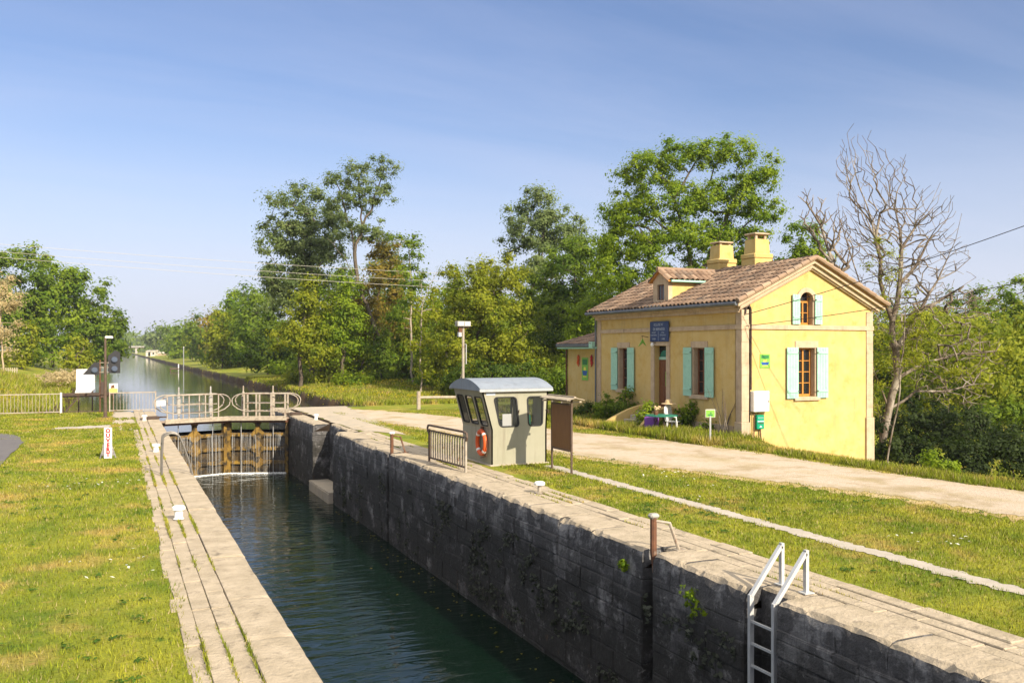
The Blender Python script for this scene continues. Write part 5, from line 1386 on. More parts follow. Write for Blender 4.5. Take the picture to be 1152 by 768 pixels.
def grow(base, skeleton, ends, rng, sag=.06, step=1.1, bare=False):
    """nodes/parents: skeleton polylines first, then every end joins the nearest node nearer the root"""
    nodes, par = [], []
    def addnode(p, pa): nodes.append(np.array(p, float)); par.append(pa); return len(nodes) - 1
    for poly in skeleton:
        pts = [np.array(q, float) for q in poly]
        if not nodes: prev = addnode(pts[0], -1)
        else:
            A = np.array(nodes); prev = int(np.argmin(np.linalg.norm(A - pts[0], axis=1)))
        for a, b in zip(pts[:-1], pts[1:]):
            L_ = np.linalg.norm(b - a); k = max(1, int(L_ / (step * .6)))
            for i in range(1, k + 1):
                j = rng.normal(0, .035 * min(L_, 2), 3) if i < k else 0
                prev = addnode(a + (b - a) * i / k + j, prev)
    nsk = len(nodes)
    if len(ends):
        root = nodes[0]
        dist0 = np.linalg.norm(ends - np.array(nodes[max(0, nsk // 2)]), axis=1)
        for e in ends[np.argsort(dist0)]:
            A = np.array(nodes); dv = e - A; dd = np.linalg.norm(dv, axis=1)
            cost = dd + (np.maximum(0, np.linalg.norm(dv[:, :2], axis=1) * .9 - dv[:, 2]) * 1.1 if bare else np.where(A[:, 2] > e[2] + .2, (A[:, 2] - e[2]) * 1.2, 0)) + np.where(np.arange(len(A)) < 2, 4, 0)
            i = int(np.argmin(cost)); L_ = dd[i]
            if L_ < .25: continue
            k = max(2, int(L_ / step) + 1); prev = i
            for t in range(1, k + 1):
                f = t / k; p = A[i] + (e - A[i]) * f
                p = p + np.array([0, 0, 1.0]) * sag * L_ * math.sin(f * math.pi) + rng.normal(0, .05 * L_ / k, 3) * (t < k)
                prev = addnode(p, prev)
    return np.array(nodes), np.array(par), nsk

def limb_mesh(name, nodes, par, r0, rmin, mat_, parent, n=6, pw=.46):
    cnt = np.ones(len(nodes))
    ch = np.zeros(len(nodes), int)
    for i in range(len(nodes) - 1, 0, -1):
        cnt[par[i]] += cnt[i]; ch[par[i]] += 1
    r = np.maximum(rmin, r0 * (cnt / cnt[0]) ** pw)
    i = np.arange(1, len(nodes)); a, b = nodes[par[i]], nodes[i]
    ra = np.minimum(r[par[i]], r[i] * 1.35); ra = np.where(par[i] == 0, r[0] * 1.25, ra); rb = r[i]
    d = b - a; L_ = np.linalg.norm(d, axis=1, keepdims=True); d = d / (L_ + 1e-9)
    ref = np.where(np.abs(d[:, 2:3]) > .8, np.array([[1., 0, 0]]), np.array([[0, 0, 1.]]))
    x = np.cross(d, ref); x /= np.linalg.norm(x, axis=1, keepdims=True) + 1e-9; y = np.cross(d, x)
    t = np.linspace(0, 2 * math.pi, n, endpoint=False)
    ca, sa = np.cos(t)[None, :, None], np.sin(t)[None, :, None]
    ring = x[:, None] * ca + y[:, None] * sa
    lo = a[:, None] + ring * ra[:, None, None] - d[:, None] * (ra[:, None, None] * .15); hi = b[:, None] + ring * rb[:, None, None]
    V = np.concatenate([lo, hi], 1).reshape(-1, 3); m_ = len(i)
    k = np.arange(n); k2 = (k + 1) % n
    Q = (np.arange(m_)[:, None, None] * 2 * n + np.stack([k, k2, n + k2, n + k], 1)[None]).reshape(-1, 4)
    return np_mesh(name, V, Q, mat_, parent, smooth=True)

NT = [0]
def tree(kind, label, cat, D, base_px, lobes, leaf, bark='bark', skel=None, r0=.28, dens=1.0, size=None, clump=None, group=None, base_z=0.0, flat=.75, gap=1.0, depth=1.0, base_py=None, twigs=True):
    """lobes: (px, py, rx, ry[, dD]) read off the photograph, turned into ellipsoids of real size at distance D"""
    NT[0] += 1; rng = np.random.default_rng(100 + NT[0])
    size = size or max(.085, .0025 * D)
    cr = clump or max(.42, .0105 * D)
    g = wd(base_px, HY, D); base = np.array([g.x, g.y, base_z])
    C_, R_ = [], []
    for l in lobes:
        dd = l[4] if len(l) > 4 else 0
        c = wd(l[0], l[1], D + dd); s = D / FPX
        C_.append(np.array(c)); R_.append((l[2] * s, l[3] * s))
    ends, wts = [], []
    fwd = np.array([ST, CT, 0]); rgt = np.array([CT, -ST, 0])
    for c, (rx, ry) in zip(C_, R_):
        vol = rx * ry * (rx + ry) / 2
        k = max(6, int(3.4 * dens * (rx * ry) / (cr * cr) / gap))
        d = rng.normal(size=(k, 3)); d /= np.linalg.norm(d, axis=1, keepdims=True)
        rf = rng.random((k, 1)) ** .42
        d = d * rf * np.where(rng.random((k, 1)) < .12, 1.18, 1.0)
        p = c + rgt * d[:, :1] * max(.1, rx - cr * .15) + fwd * d[:, 1:2] * (rx + ry) / 2 * depth + np.array([0, 0, 1.]) * d[:, 2:] * max(.1, ry - cr * .15)
        ends.append(p)
    ends = np.concatenate(ends); ends = ends[ends[:, 2] > base_z + min(.25, cr * .2)]
    hub = ends.mean(0)
    root = empty(kind, tuple(base), 0, label, cat, group)
    inv = np.array(base)
    if skel is None:
        top = hub + np.array([0, 0, .25 * (ends[:, 2].max() - hub[2])])
        mid = (base + top) / 2 + rng.normal(0, .03, 3) * (top[2] - base[2]) * np.array([1, 1, 0])
        sk = [[base - np.array([0, 0, .3]), mid, top]]
    else:
        sk = [[np.array(wd(x, y, D + (z[0] if z else 0))) for x, y, *z in poly] for poly in skel]
        sk[0][0] = base - np.array([0, 0, .3])
    nodes, par, nsk = grow(base, sk, ends if twigs else ends[:0], rng, bare=leaf is None, sag=.06 if leaf else .02)
    limb_mesh('trunk', nodes - inv, par, r0 * .62, max(.009, .00022 * D), bark, root, 7 if D < 70 else 5, pw=.5 if leaf else .40)
    if leaf:
        per = max(8, int(3.7 * dens ** .5 * (cr * cr) / (size * size * .42)))
        V, Q, T = leaf_quads(ends - inv, cr * rng.uniform(.65, 1.5, len(ends)), per, size, rng, hub - inv, flat)
        np_mesh('crown', V, Q, leaf, root, T)
    return root

G1 = 'trees along the right canal bank'
# --- right bank, from far to near
far = [(172, 430, [(172, 383, 13, 10), (182, 381, 10, 12)], 'leaf_grey', 'small hazy tree behind the distant white house'),
       (196, 330, [(195, 377, 14, 17), (200, 386, 14, 12)], 'leaf_mid', 'small rounded tree right of the distant white house'),
       (216, 260, [(214, 374, 15, 20), (222, 385, 14, 14)], 'leaf_yellow', 'yellowish tree behind the pale marker pole'),
       (238, 215, [(237, 370, 17, 25), (243, 388, 18, 14)], 'leaf_brown', 'brownish tree right of the pale marker pole'),
       (262, 172, [(262, 350, 21, 28), (256, 372, 22, 22), (272, 372, 20, 24)], 'leaf_bright', 'fresh green pointed tree between brownish tree and tall grey poplar'),
       (288, 140, [(288, 352, 22, 36), (282, 382, 24, 24)], 'leaf_mid', 'mid green tree at the left foot of the tall grey poplar')]
for px, D, lob, lf, lab in far: tree('bank_tree', lab, 'tree', D, px, lob, lf, group=G1, size=.0030 * D, base_z=.3)
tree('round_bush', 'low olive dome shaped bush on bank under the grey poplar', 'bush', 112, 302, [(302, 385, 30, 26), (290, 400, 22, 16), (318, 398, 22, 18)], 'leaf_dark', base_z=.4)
tree('grey_poplar', 'tall grey green poplar, highest full crown left of the canal trees', 'tree', 88, 352, [(335, 232, 36, 30), (312, 268, 26, 28), (350, 262, 34, 34), (318, 305, 32, 28), (362, 300, 34, 34), (335, 335, 38, 28), (310, 338, 22, 18), (372, 250, 22, 26), (340, 285, 34, 30)], 'leaf_grey', r0=.45, size=.21, base_z=.4)
tree('sparse_tree', 'tall leaning tree with thin see-through top above the grey poplar', 'tree', 80, 443, [(428, 192, 22, 18), (402, 196, 24, 18), (380, 200, 20, 14), (412, 222, 28, 22), (385, 230, 22, 20), (435, 215, 14, 14), (395, 262, 22, 16), (425, 262, 18, 20)], 'leaf_grey',
     'bark', [[(443, 434), (430, 395), (415, 350), (402, 318), (399, 285)], [(399, 285), (396, 262), (388, 235), (378, 205)], [(399, 285), (408, 255), (420, 228), (432, 190)], [(408, 255), (404, 225), (402, 190)], [(402, 318), (388, 290), (368, 268)], [(402, 318), (425, 300), (440, 285)]],
     r0=.30, dens=.6, size=.15, clump=.62, gap=.7, base_z=.4)
tree('russet_tree', 'russet leaved tree between the leaning trunk and two slim pale trunks', 'tree', 82, 424, [(432, 318, 28, 36), (412, 348, 24, 30), (440, 355, 24, 26), (425, 284, 20, 24), (440, 296, 16, 22)], 'leaf_brown', base_z=.4, dens=.8)
tree('young_tree', 'yellow green young tree in front of the grey poplar, left', 'tree', 76, 338, [(342, 352, 26, 34), (330, 385, 26, 26), (352, 390, 26, 26), (345, 325, 16, 20)], 'leaf_yellow', base_z=.4)
tree('young_tree', 'bright green young tree at the right foot of grey poplar', 'tree', 78, 384, [(384, 345, 30, 40), (378, 385, 30, 26), (402, 378, 24, 30)], 'leaf_bright', base_z=.4)
tree('slim_tree', 'slim tree with straight pale trunk right of the russet leaves', 'tree', 74, 464, [(455, 272, 20, 22), (462, 300, 24, 26), (466, 335, 24, 26), (452, 360, 20, 22)], 'leaf_mid', 'bark_pale', [[(464, 440), (462, 390), (463, 330), (460, 280)]], r0=.17, dens=.6, base_z=.2)
tree('slim_tree', 'slim tree with forked bare pale top beside the log fence post', 'tree', 66, 474, [(478, 335, 18, 22), (486, 362, 18, 22), (472, 385, 14, 16)], 'leaf_yellow', 'bark_pale', [[(472, 443), (473, 400), (474, 360), (476, 340)], [(476, 340), (484, 320), (492, 305)], [(476, 340), (474, 318)]], r0=.12, dens=.35, base_z=.0)
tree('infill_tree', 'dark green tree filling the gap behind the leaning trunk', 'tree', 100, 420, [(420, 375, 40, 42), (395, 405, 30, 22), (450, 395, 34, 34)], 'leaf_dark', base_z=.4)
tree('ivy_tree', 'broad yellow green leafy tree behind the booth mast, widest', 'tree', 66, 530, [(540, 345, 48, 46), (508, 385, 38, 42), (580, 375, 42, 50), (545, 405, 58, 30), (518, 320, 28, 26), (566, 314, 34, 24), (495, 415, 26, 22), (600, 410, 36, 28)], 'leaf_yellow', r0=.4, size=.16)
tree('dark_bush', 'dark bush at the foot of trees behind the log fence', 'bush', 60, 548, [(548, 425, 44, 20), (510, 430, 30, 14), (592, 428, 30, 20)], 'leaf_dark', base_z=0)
tree('white_poplar', 'tall grey green poplar rising behind the trees left of house', 'tree', 92, 605, [(600, 248, 36, 30), (628, 262, 32, 30), (580, 268, 20, 20), (610, 298, 44, 36), (606, 228, 22, 16), (645, 285, 22, 28)], 'leaf_grey', r0=.4, size=.21, base_z=0)
tree('green_tree', 'dense mid green tree beside the left end of the house', 'tree', 74, 640, [(640, 308, 38, 46), (655, 350, 38, 42), (622, 365, 42, 46), (662, 290, 26, 32), (612, 335, 26, 30), (640, 400, 42, 34)], 'leaf_mid', r0=.35)
tree('green_tree', 'bright leaved tree touching the left roof edge of house', 'tree', 64, 690, [(690, 335, 34, 34), (668, 370, 30, 40), (700, 370, 30, 40), (655, 400, 26, 30)], 'leaf_bright', r0=.25)
tree('big_maple', 'largest bright green tree towering behind the house roof', 'tree', 60, 790, [(722, 198, 32, 26), (760, 178, 40, 22), (815, 170, 42, 20), (850, 198, 32, 24), (702, 238, 32, 26), (752, 228, 46, 26), (815, 222, 46, 26), (858, 238, 26, 18), (690, 282, 30, 26), (735, 272, 40, 26), (790, 270, 44, 26), (842, 266, 30, 24), (720, 310, 40, 24), (775, 312, 40, 24), (824, 305, 30, 24), (680, 310, 22, 26), (700, 265, 20, 16)], 'leaf_bright', 'bark',
     [[(790, 420), (786, 370), (782, 320)], [(782, 320), (772, 270), (758, 225), (742, 190)], [(782, 320), (800, 285), (826, 225), (832, 180)], [(772, 270), (745, 255), (712, 235)], [(800, 285), (830, 262), (858, 235)], [(758, 225), (775, 195), (790, 175)], [(782, 320), (745, 300), (700, 285)]],
     r0=.45, size=.14, clump=.62, dens=1.0, gap=.8)
tree('garden_tree', 'smaller bright tree peeking between chimneys and the dead tree', 'tree', 58, 900, [(905, 268, 26, 22), (888, 292, 24, 20), (922, 290, 20, 18)], 'leaf_bright', r0=.2)
# --- the belt of younger trees whose crowns reach down to the bank
def belt(px, top, hw, D, lf, lab, bot=424):
    lob = [(px, top + hw * .9, hw * .8, hw)]; y = top + hw * 1.9; k = 0
    while y < bot:
        lob += [(px - hw * .42, y, hw * .85, hw * .8), (px + hw * .42, y + 4, hw * .85, hw * .8)]; y += hw * .95; k += 1
    tree('belt_tree', lab, 'tree', D, px, lob, lf, group=G1, base_z=.3, r0=.2)
belt(250, 348, 16, 150, 'leaf_yellow', 'yellowish young tree in the far belt left of the fresh pointed tree', 410)
belt(306, 330, 20, 112, 'leaf_mid', 'mid green young tree behind the olive dome bush', 412)
belt(362, 322, 22, 94, 'leaf_yellow', 'yellow green young tree between bright young tree and grey poplar')
belt(408, 340, 22, 86, 'leaf_yellow', 'yellow green young tree hiding the middle of the leaning trunk')
belt(446, 300, 20, 90, 'leaf_mid', 'tall narrow young tree behind the russet leaves')
belt(488, 318, 22, 84, 'leaf_bright', 'bright young tree between the forked pale tree and ivy tree')
belt(470, 352, 18, 80, 'leaf_yellow', 'small yellow green tree behind the two slim pale trunks')
belt(512, 300, 20, 88, 'leaf_mid', 'mid green tree peeping over the left of the ivy tree')
belt(590, 320, 24, 78, 'leaf_yellow', 'yellow green tree between ivy tree and the white poplar')
belt(668, 322, 22, 84, 'leaf_bright', 'bright green tree behind the left roof corner of the house')
belt(436, 268, 17, 98, 'leaf_grey', 'tall thin grey green tree between the leaning tree and slim trees')
belt(388, 292, 20, 98, 'leaf_mid', 'mid green tree right behind the lower part of grey poplar')
belt(545, 288, 24, 90, 'leaf_yellow', 'round topped yellow green tree right behind the ivy tree crown')
belt(278, 318, 18, 150, 'leaf_mid', 'mid green tree between fresh pointed tree and olive dome bush', 410)
belt(225, 352, 15, 230, 'leaf_mid', 'far mid green tree right behind the pale marker pole', 402)
belt(207, 362, 12, 290, 'leaf_bright', 'far bright tree just left of the pale marker pole top', 400)
belt(430, 372, 18, 78, 'leaf_mid', 'small mid green tree at the foot of the leaning trunk')
# --- right of the house
G2 = 'trees beyond the hollow right of the house'
for px, D, lob, lf, lab in [(1030, 64, [(1030, 372, 40, 40), (1005, 400, 36, 36), (1050, 402, 34, 30)], 'leaf_yellow', 'yellow green tree directly behind the dead tree trunk'),
                            (1092, 70, [(1090, 352, 40, 32), (1070, 378, 34, 30), (1112, 382, 36, 30)], 'leaf_mid', 'mid green rounded tree between dead tree and picture edge'),
                            (1142, 62, [(1142, 345, 34, 34), (1160, 372, 40, 34), (1126, 390, 28, 26)], 'leaf_bright', 'bright green tree at the far right edge of the scene'),
                            (1060, 58, [(1055, 420, 36, 22), (1085, 410, 30, 20)], 'leaf_yellow', 'low yellow green tree under the mid green rounded tree'),
                            (1190, 60, [(1190, 365, 40, 50), (1180, 410, 44, 30)], 'leaf_mid', 'dense mid green tree cut by the right picture edge'),
                            (985, 60, [(985, 400, 36, 40), (1000, 440, 36, 30)], 'leaf_dark', 'dark tree right behind the gable corner of house')]:
    tree('hollow_tree', lab, 'tree', D, px, lob, lf, group=G2, base_z=-.5)
# brambles in the hollow: counted as bushes
for px, py, rx, ry, D, lf, lab in [(1030, 470, 44, 28, 42, 'leaf_darkest', 'dark bramble bush right behind the dead tree trunk'), (1090, 482, 50, 30, 40, 'leaf_darkest', 'dark bramble bush in the middle of the hollow'), (1140, 505, 46, 26, 36, 'leaf_darkest', 'dark bramble bush at the right edge by the road'),
                                   (1010, 500, 34, 24, 37, 'leaf_darkest', 'dark bramble bush at the foot of dead tree'), (1075, 512, 46, 22, 36, 'leaf_darkest', 'dark bramble bush behind the small bright shrub'), (1120, 462, 40, 16, 46, 'leaf_mid', 'green bush above the brambles on the sunlit slope'), (1180, 500, 40, 40, 38, 'leaf_darkest', 'dark bramble bush beyond the right picture edge')]:
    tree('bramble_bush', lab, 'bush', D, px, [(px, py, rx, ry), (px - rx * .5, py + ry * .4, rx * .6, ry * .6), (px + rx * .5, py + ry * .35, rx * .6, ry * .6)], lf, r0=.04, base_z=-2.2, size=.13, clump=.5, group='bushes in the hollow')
tree('bright_shrub', 'small bright green shrub on the road verge below brambles', 'shrub', 26.5, 1058, [(1052, 522, 16, 13), (1068, 527, 17, 11), (1046, 512, 8, 8)], 'leaf_bright', r0=.02, base_z=-.5, size=.075, clump=.22)
for px, D, lob, lf, lab in [(1040, 54, [(1040, 440, 40, 30), (1010, 450, 30, 24)], 'leaf_mid', 'green scrub tree above the dark brambles, next to dead tree'),
                            (1110, 56, [(1105, 425, 40, 34), (1130, 445, 34, 24), (1085, 452, 30, 20)], 'leaf_yellow', 'yellow green scrub tree above brambles on the sunlit slope'),
                            (1165, 52, [(1160, 430, 40, 34), (1150, 462, 34, 22)], 'leaf_mid', 'green scrub tree at the right picture edge above brambles')]:
    tree('scrub_tree', lab, 'tree', D, px, lob, lf, group='scrub trees above the brambles', base_z=-1, r0=.12)
# dead trees
tree('bare_tree', 'tall bare tree with pale peeling trunk at the house gable corner', 'tree', 37.5, 990,
     [(962, 190, 24, 46), (1000, 205, 24, 40), (1040, 245, 34, 44), (1062, 290, 30, 34), (985, 250, 34, 40), (1020, 320, 40, 40), (1050, 350, 50, 34), (1085, 400, 52, 34), (1095, 350, 34, 30), (1075, 440, 44, 26), (960, 260, 22, 40), (1040, 420, 40, 26), (1000, 300, 40, 50), (1010, 375, 36, 40)], None, 'bark_dead',
     [[(990, 525), (994, 490), (1000, 460), (1010, 425), (1008, 395), (1004, 360)], [(1004, 360), (990, 315), (985, 270), (975, 230), (962, 195), (953, 150)], [(985, 270), (972, 240), (955, 215), (940, 195)], [(1004, 360), (1012, 320), (1014, 280), (1008, 240), (1000, 205), (985, 165)], [(1014, 280), (1030, 255), (1048, 228), (1058, 205)], [(985, 270), (990, 240), (1000, 235), (1030, 235)],
      [(1008, 395), (1035, 350), (1055, 315), (1075, 270), (1082, 240)], [(994, 490), (985, 450), (978, 420), (976, 390)], [(1010, 425), (1040, 408), (1080, 398), (1120, 395)], [(1000, 460), (1030, 440), (1065, 440), (1095, 432)], [(1055, 315), (1075, 305), (1092, 290)], [(1012, 320), (1030, 300), (1045, 270)], [(1000, 460), (984, 420), (972, 370), (968, 320), (952, 270), (942, 225)], [(1035, 350), (1070, 330), (1098, 312)]],
     r0=.26, dens=2.1, clump=.25, base_z=-1.6)
tree('bare_tree', 'smaller bare dead tree rising just behind the house ridge', 'tree', 44, 945, [(915, 238, 18, 26), (935, 258, 22, 26), (905, 222, 8, 14), (950, 280, 20, 24)], None, 'bark_dead', [[(945, 420), (942, 330), (936, 295), (928, 268), (915, 240), (905, 212)], [(928, 268), (938, 250), (942, 235)], [(936, 295), (922, 280)]], r0=.20, dens=2.2, clump=.3, base_z=-1)
tree('ivy_sapling', 'thin pale green sapling mingled with the bare tree branches', 'tree', 36, 1000, [(1000, 300, 30, 50), (1030, 370, 44, 46), (985, 430, 24, 40), (1060, 400, 44, 34)], 'leaf_yellow', 'bark_dead', None, r0=.06, dens=.26, size=.07, clump=.45, base_z=-1.6)
# --- left bank
G3 = 'trees on the left embankment'
for px, D, lob, lf, lab in [(18, 118, [(22, 312, 34, 36), (5, 350, 34, 40), (28, 360, 30, 36), (15, 392, 34, 22)], 'leaf_mid', 'leafy green tree at the left picture edge behind beige bush'),
                            (60, 122, [(58, 318, 34, 34), (68, 352, 30, 40), (42, 350, 30, 38), (60, 390, 34, 24), (38, 290, 20, 18)], 'leaf_bright', 'tallest bright green tree on left embankment, in the middle of the mass'),
                            (98, 126, [(98, 340, 30, 32), (90, 370, 28, 32), (112, 375, 22, 30), (84, 315, 20, 22), (100, 398, 28, 18)], 'leaf_mid', 'mid green tree on embankment between the tallest and the canal'),
                            (126, 130, [(126, 366, 18, 24), (122, 392, 20, 20), (136, 388, 9, 18)], 'leaf_mid', 'small dark green tree nearest the water on left bank'),
                            (88, 100, [(90, 395, 18, 20), (84, 408, 18, 12)], 'leaf_yellow', 'light yellow green young tree below the embankment trees'),
                            (26, 104, [(26, 385, 18, 26), (22, 402, 22, 14)], 'leaf_yellow', 'thin trunked yellow green tree at left near paling fence'),
                            (-40, 112, [(-35, 325, 40, 46), (-40, 375, 40, 40)], 'leaf_bright', 'bright green tree just beyond the left picture edge')]:
    tree('embankment_tree', lab, 'tree', D, px, lob, lf, group=G3, base_z=1.2, r0=.35, size=.0030 * D)
tree('dry_bush', 'tall beige leafless thicket at the left picture edge', 'bush', 92, 4, [(2, 325, 22, 28), (8, 355, 24, 26), (-8, 380, 24, 26), (14, 340, 16, 18)], 'leaf_dry', 'twig_beige', r0=.16, dens=.45, base_z=1.2, size=.2)
for px, D, rx, ry, py, lf, lab in [(118, 180, 14, 12, 400, 'leaf_mid', 'low bush at the left waterline far behind signal mast')]:
    tree('water_bush', lab, 'bush', D, px, [(px, py, rx, ry)], lf, base_z=.2)
# --- understory on the right bank
us = [(250, 402, 190, 16, 10, 'leaf_mid', 'low bushes row, left end, on right bank under brownish tree'), (330, 412, 108, 30, 14, 'leaf_bright', 'bright undergrowth bush on bank below the young trees'), (372, 415, 100, 26, 14, 'leaf_mid', 'mid green undergrowth bush left of leaning trunk base'),
      (318, 416, 118, 8, 7, 'leaf_brown', 'small brown bush by the towpath below olive dome'), (412, 418, 88, 26, 16, 'leaf_dark', 'dark undergrowth bush right at leaning trunk base'), (455, 420, 84, 24, 16, 'leaf_mid', 'undergrowth bush between the two slim pale trunks'), (486, 428, 72, 20, 13, 'leaf_bright', 'bright undergrowth bush behind the log fence post'),
      (640, 425, 58, 34, 20, 'leaf_mid', 'green bush behind the notice board canopy'), (280, 404, 150, 18, 12, 'leaf_yellow', 'yellowish bush on bank below fresh pointed tree'),
      (345, 424, 80, 20, 10, 'leaf_yellow', 'low yellow green bush at the foot of the yellow young tree'), (398, 428, 74, 20, 10, 'leaf_bright', 'low bright bush left of the leaning trunk foot'), (430, 424, 84, 18, 12, 'leaf_dark', 'low dark bush just behind the leaning trunk foot'), (520, 436, 62, 24, 10, 'leaf_yellow', 'low yellow green bush behind the log fence rail'), (600, 436, 60, 24, 12, 'leaf_mid', 'low green bush left of the annex behind booth')]
for px, py, D, rx, ry, lf, lab in us:
    tree('undergrowth_bush', lab, 'bush', D, px, [(px, py, rx, ry), (px + rx * .6, py + ry * .3, rx * .7, ry * .7), (px - rx * .6, py + ry * .3, rx * .7, ry * .7)], lf, base_z=.2, r0=.05, group='bushes under the canal trees')

# --- shrubs at the house
for px, py, rx, ry, D, lf, lab in [(697, 456, 18, 16, 39.2, 'leaf_mid', 'dark rounded shrub left of the yellow stair flank'), (679, 464, 12, 11, 39.6, 'leaf_bright', 'small light shrub at the left of the dark rounded shrub'), (661, 464, 15, 12, 42, 'leaf_dark', 'low dark shrub at the annex wall behind notice board'),
                                   (731, 468, 17, 16, 36.3, 'leaf_bright', 'sunlit shrub with round leaves right of the house steps'), (772, 464, 12, 15, 35.3, 'leaf_mid', 'dark shrub behind the white garden chair'), (722, 478, 8, 8, 36.6, 'leaf_mid', 'low shrub at the foot of the house steps'),
                                   (786, 484, 18, 9, 34.0, 'leaf_bright', 'low green plant clump between chair and roadside sign')]:
    tree('house_shrub', lab, 'shrub', D, px, [(px, py - ry * .1, rx * 1.1, ry * 1.15), (px + rx * .45, py + ry * .45, rx * .75, ry * .65), (px - rx * .45, py + ry * .45, rx * .75, ry * .65)], lf, r0=.02, base_z=0, size=.10, clump=.26, group='shrubs along the house front')
r = empty('dry_plant', wz(815, 492), 0, 'dry reddish leafless stems against the house wall near corner', 'plant'); mb = MB(); rr = random.Random(6)
for _ in range(16):
    a = rr.uniform(0, 6.28); l = rr.uniform(.4, 1.0); mb.tube([(rr.gauss(0, .08), rr.gauss(0, .08), 0), (math.cos(a) * .2, math.sin(a) * .2, .8), (math.cos(a) * l * .7, math.sin(a) * l * .5, 1.2 + rr.random() * .7)], [.014, .01, .005], 5)
mb.build('stem', 'bark_dead', r)
# fern tuft in the wall joint
for k, (Y_, z_, s_, lab) in enumerate(((10.98, -.42, .22, 'bright green fern growing from the lock wall near ladder'), (12.95, -.35, .10, 'small green fern on lock wall left of the float post'))):
    r = empty('wall_fern', (7.88, Y_, z_), 0, lab, 'fern'); rng = np.random.default_rng(k + 3)
    cs = np.stack([rng.uniform(-.12, -.01, 26), rng.normal(0, s_ * .5, 26), rng.normal(0, s_ * .45, 26)], 1)
    V, Q, T = leaf_quads(cs, .05, 7, .055, rng, np.array([.3, 0, 0.])); np_mesh('frond', V, Q, 'leaf_bright', r, T)
# pale weeds rooted in the dark growth low on the wall
rng = np.random.default_rng(31)
Yw = rng.uniform(6, 34, 5200); Zw = rng.uniform(-2.6, -.7, 5200)
k = (vnoise2(Yw, Zw, 81, .9) * .6 + vnoise2(Yw, Zw, 82, .3) * .5 > .66) & ~((Yw > 9) & (Yw < 10)); Yw, Zw = Yw[k], Zw[k]
cs = np.stack([np.full(len(Yw), 7.86), Yw, Zw], 1)
V, Q, T = leaf_quads(cs, .05, 4, .06, rng, np.array([20., 20, 0])); tag(np_mesh('wall_weeds', V, Q, 'leaf_wall', None, T), 'grey green weeds clinging low on the shaded lock wall', 'weeds', kind='stuff')
# far-off wood closing the view behind the bank trees
rng = np.random.default_rng(77)
def wood(name, n, xs, ys, hfun, leaf, size, cr, per, label):
    X = rng.uniform(*xs, n); Y = rng.uniform(0, 1, n) ** 1.6 * (ys[1] - ys[0]) + ys[0]
    hmax = hfun(X, Y) * (.65 + .5 * vnoise2(X, Y, 9, 9.0))
    Z = rng.random(n) ** .8 * hmax
    C_ = np.stack([X, Y, Z + .2], 1)
    V, Q, T = leaf_quads(C_, cr, per, size, rng, np.array([np.mean(xs), np.mean(ys), -4.0]))
    tag(np_mesh(name, V, Q, leaf, None, T), label, 'woodland', kind='stuff')
wood('far_wood', 2600, (23.5, 50), (68, 420), lambda x, y: (4.0 + 4.5 * sstep(23, 34, x)) * (1 + .3 * sstep(90, 250, y)), 'leaf_mid', .30, 1.5, 110, 'dense shaded woodland behind the right bank trees')
wood('hollow_wood', 760, (38, 80), (30, 70), lambda x, y: 5.5 + 0 * x, 'leaf_yellow', .16, 1.3, 170, 'leafy woodland closing the view right of the house')
wood('rear_wood', 420, (30, 60), (62, 90), lambda x, y: 6 + 0 * x, 'leaf_dark', .18, 1.4, 150, 'shaded woodland behind the house')
wood('embankment_wood', 420, (-75, -17), (112, 180), lambda x, y: 7 + 0 * x, 'leaf_dark', .30, 1.6, 100, 'shaded woodland behind the left embankment trees')
wood('distant_wood', 420, (-90, 140), (900, 1300), lambda x, y: 20 + 0 * x, 'leaf_mid', 2.6, 6.0, 40, 'hazy woodland closing the far end of the canal')
wood('distant_bank_wood', 360, (24, 70), (420, 900), lambda x, y: 13 + 0 * x, 'leaf_mid', 1.6, 4.0, 44, 'hazy woodland on the right bank in the distance')

# ================================================================ GRASS
def blades(name, n, sampler, hfun, label, h=(.028, .07), wfac=1.0, mat_='grass_blade', dmin=0):
    rng = np.random.default_rng(hash(name) % 1000 if False else sum(map(ord, name)))
    XY = sampler(rng, n)
    X, Y = XY[:, 0], XY[:, 1]
    px, py, D = proj(X, Y, 0.0)
    keep = (D > 4) & (px > -30) & (px < 1185) & (py < 800)
    X, Y, D = X[keep], Y[keep], D[keep]
    Z = hfun(X, Y); n = len(X)
    hh = rng.uniform(h[0], h[1], n) * (.7 + .6 * vnoise2(X, Y, 21, 1.3))
    w = np.maximum(.006, .00055 * D) * rng.uniform(.7, 1.4, n) * wfac
    a = rng.uniform(0, 2 * math.pi, n); ln = rng.uniform(0, .8, n) * hh; a2 = rng.uniform(0, 2 * math.pi, n)
    bx_, by_ = np.cos(a) * w, np.sin(a) * w; lx, ly = np.cos(a2) * ln, np.sin(a2) * ln
    P0 = np.stack([X - bx_, Y - by_, Z - .01], 1); P1 = np.stack([X + bx_, Y + by_, Z - .01], 1)
    P2_ = np.stack([X + lx, Y + ly, Z + hh], 1)
    V = np.stack([P0, P1, P2_], 1).reshape(-1, 3)
    return np_mesh(name, V, np.arange(3 * n).reshape(-1, 3), mat_, k=3)

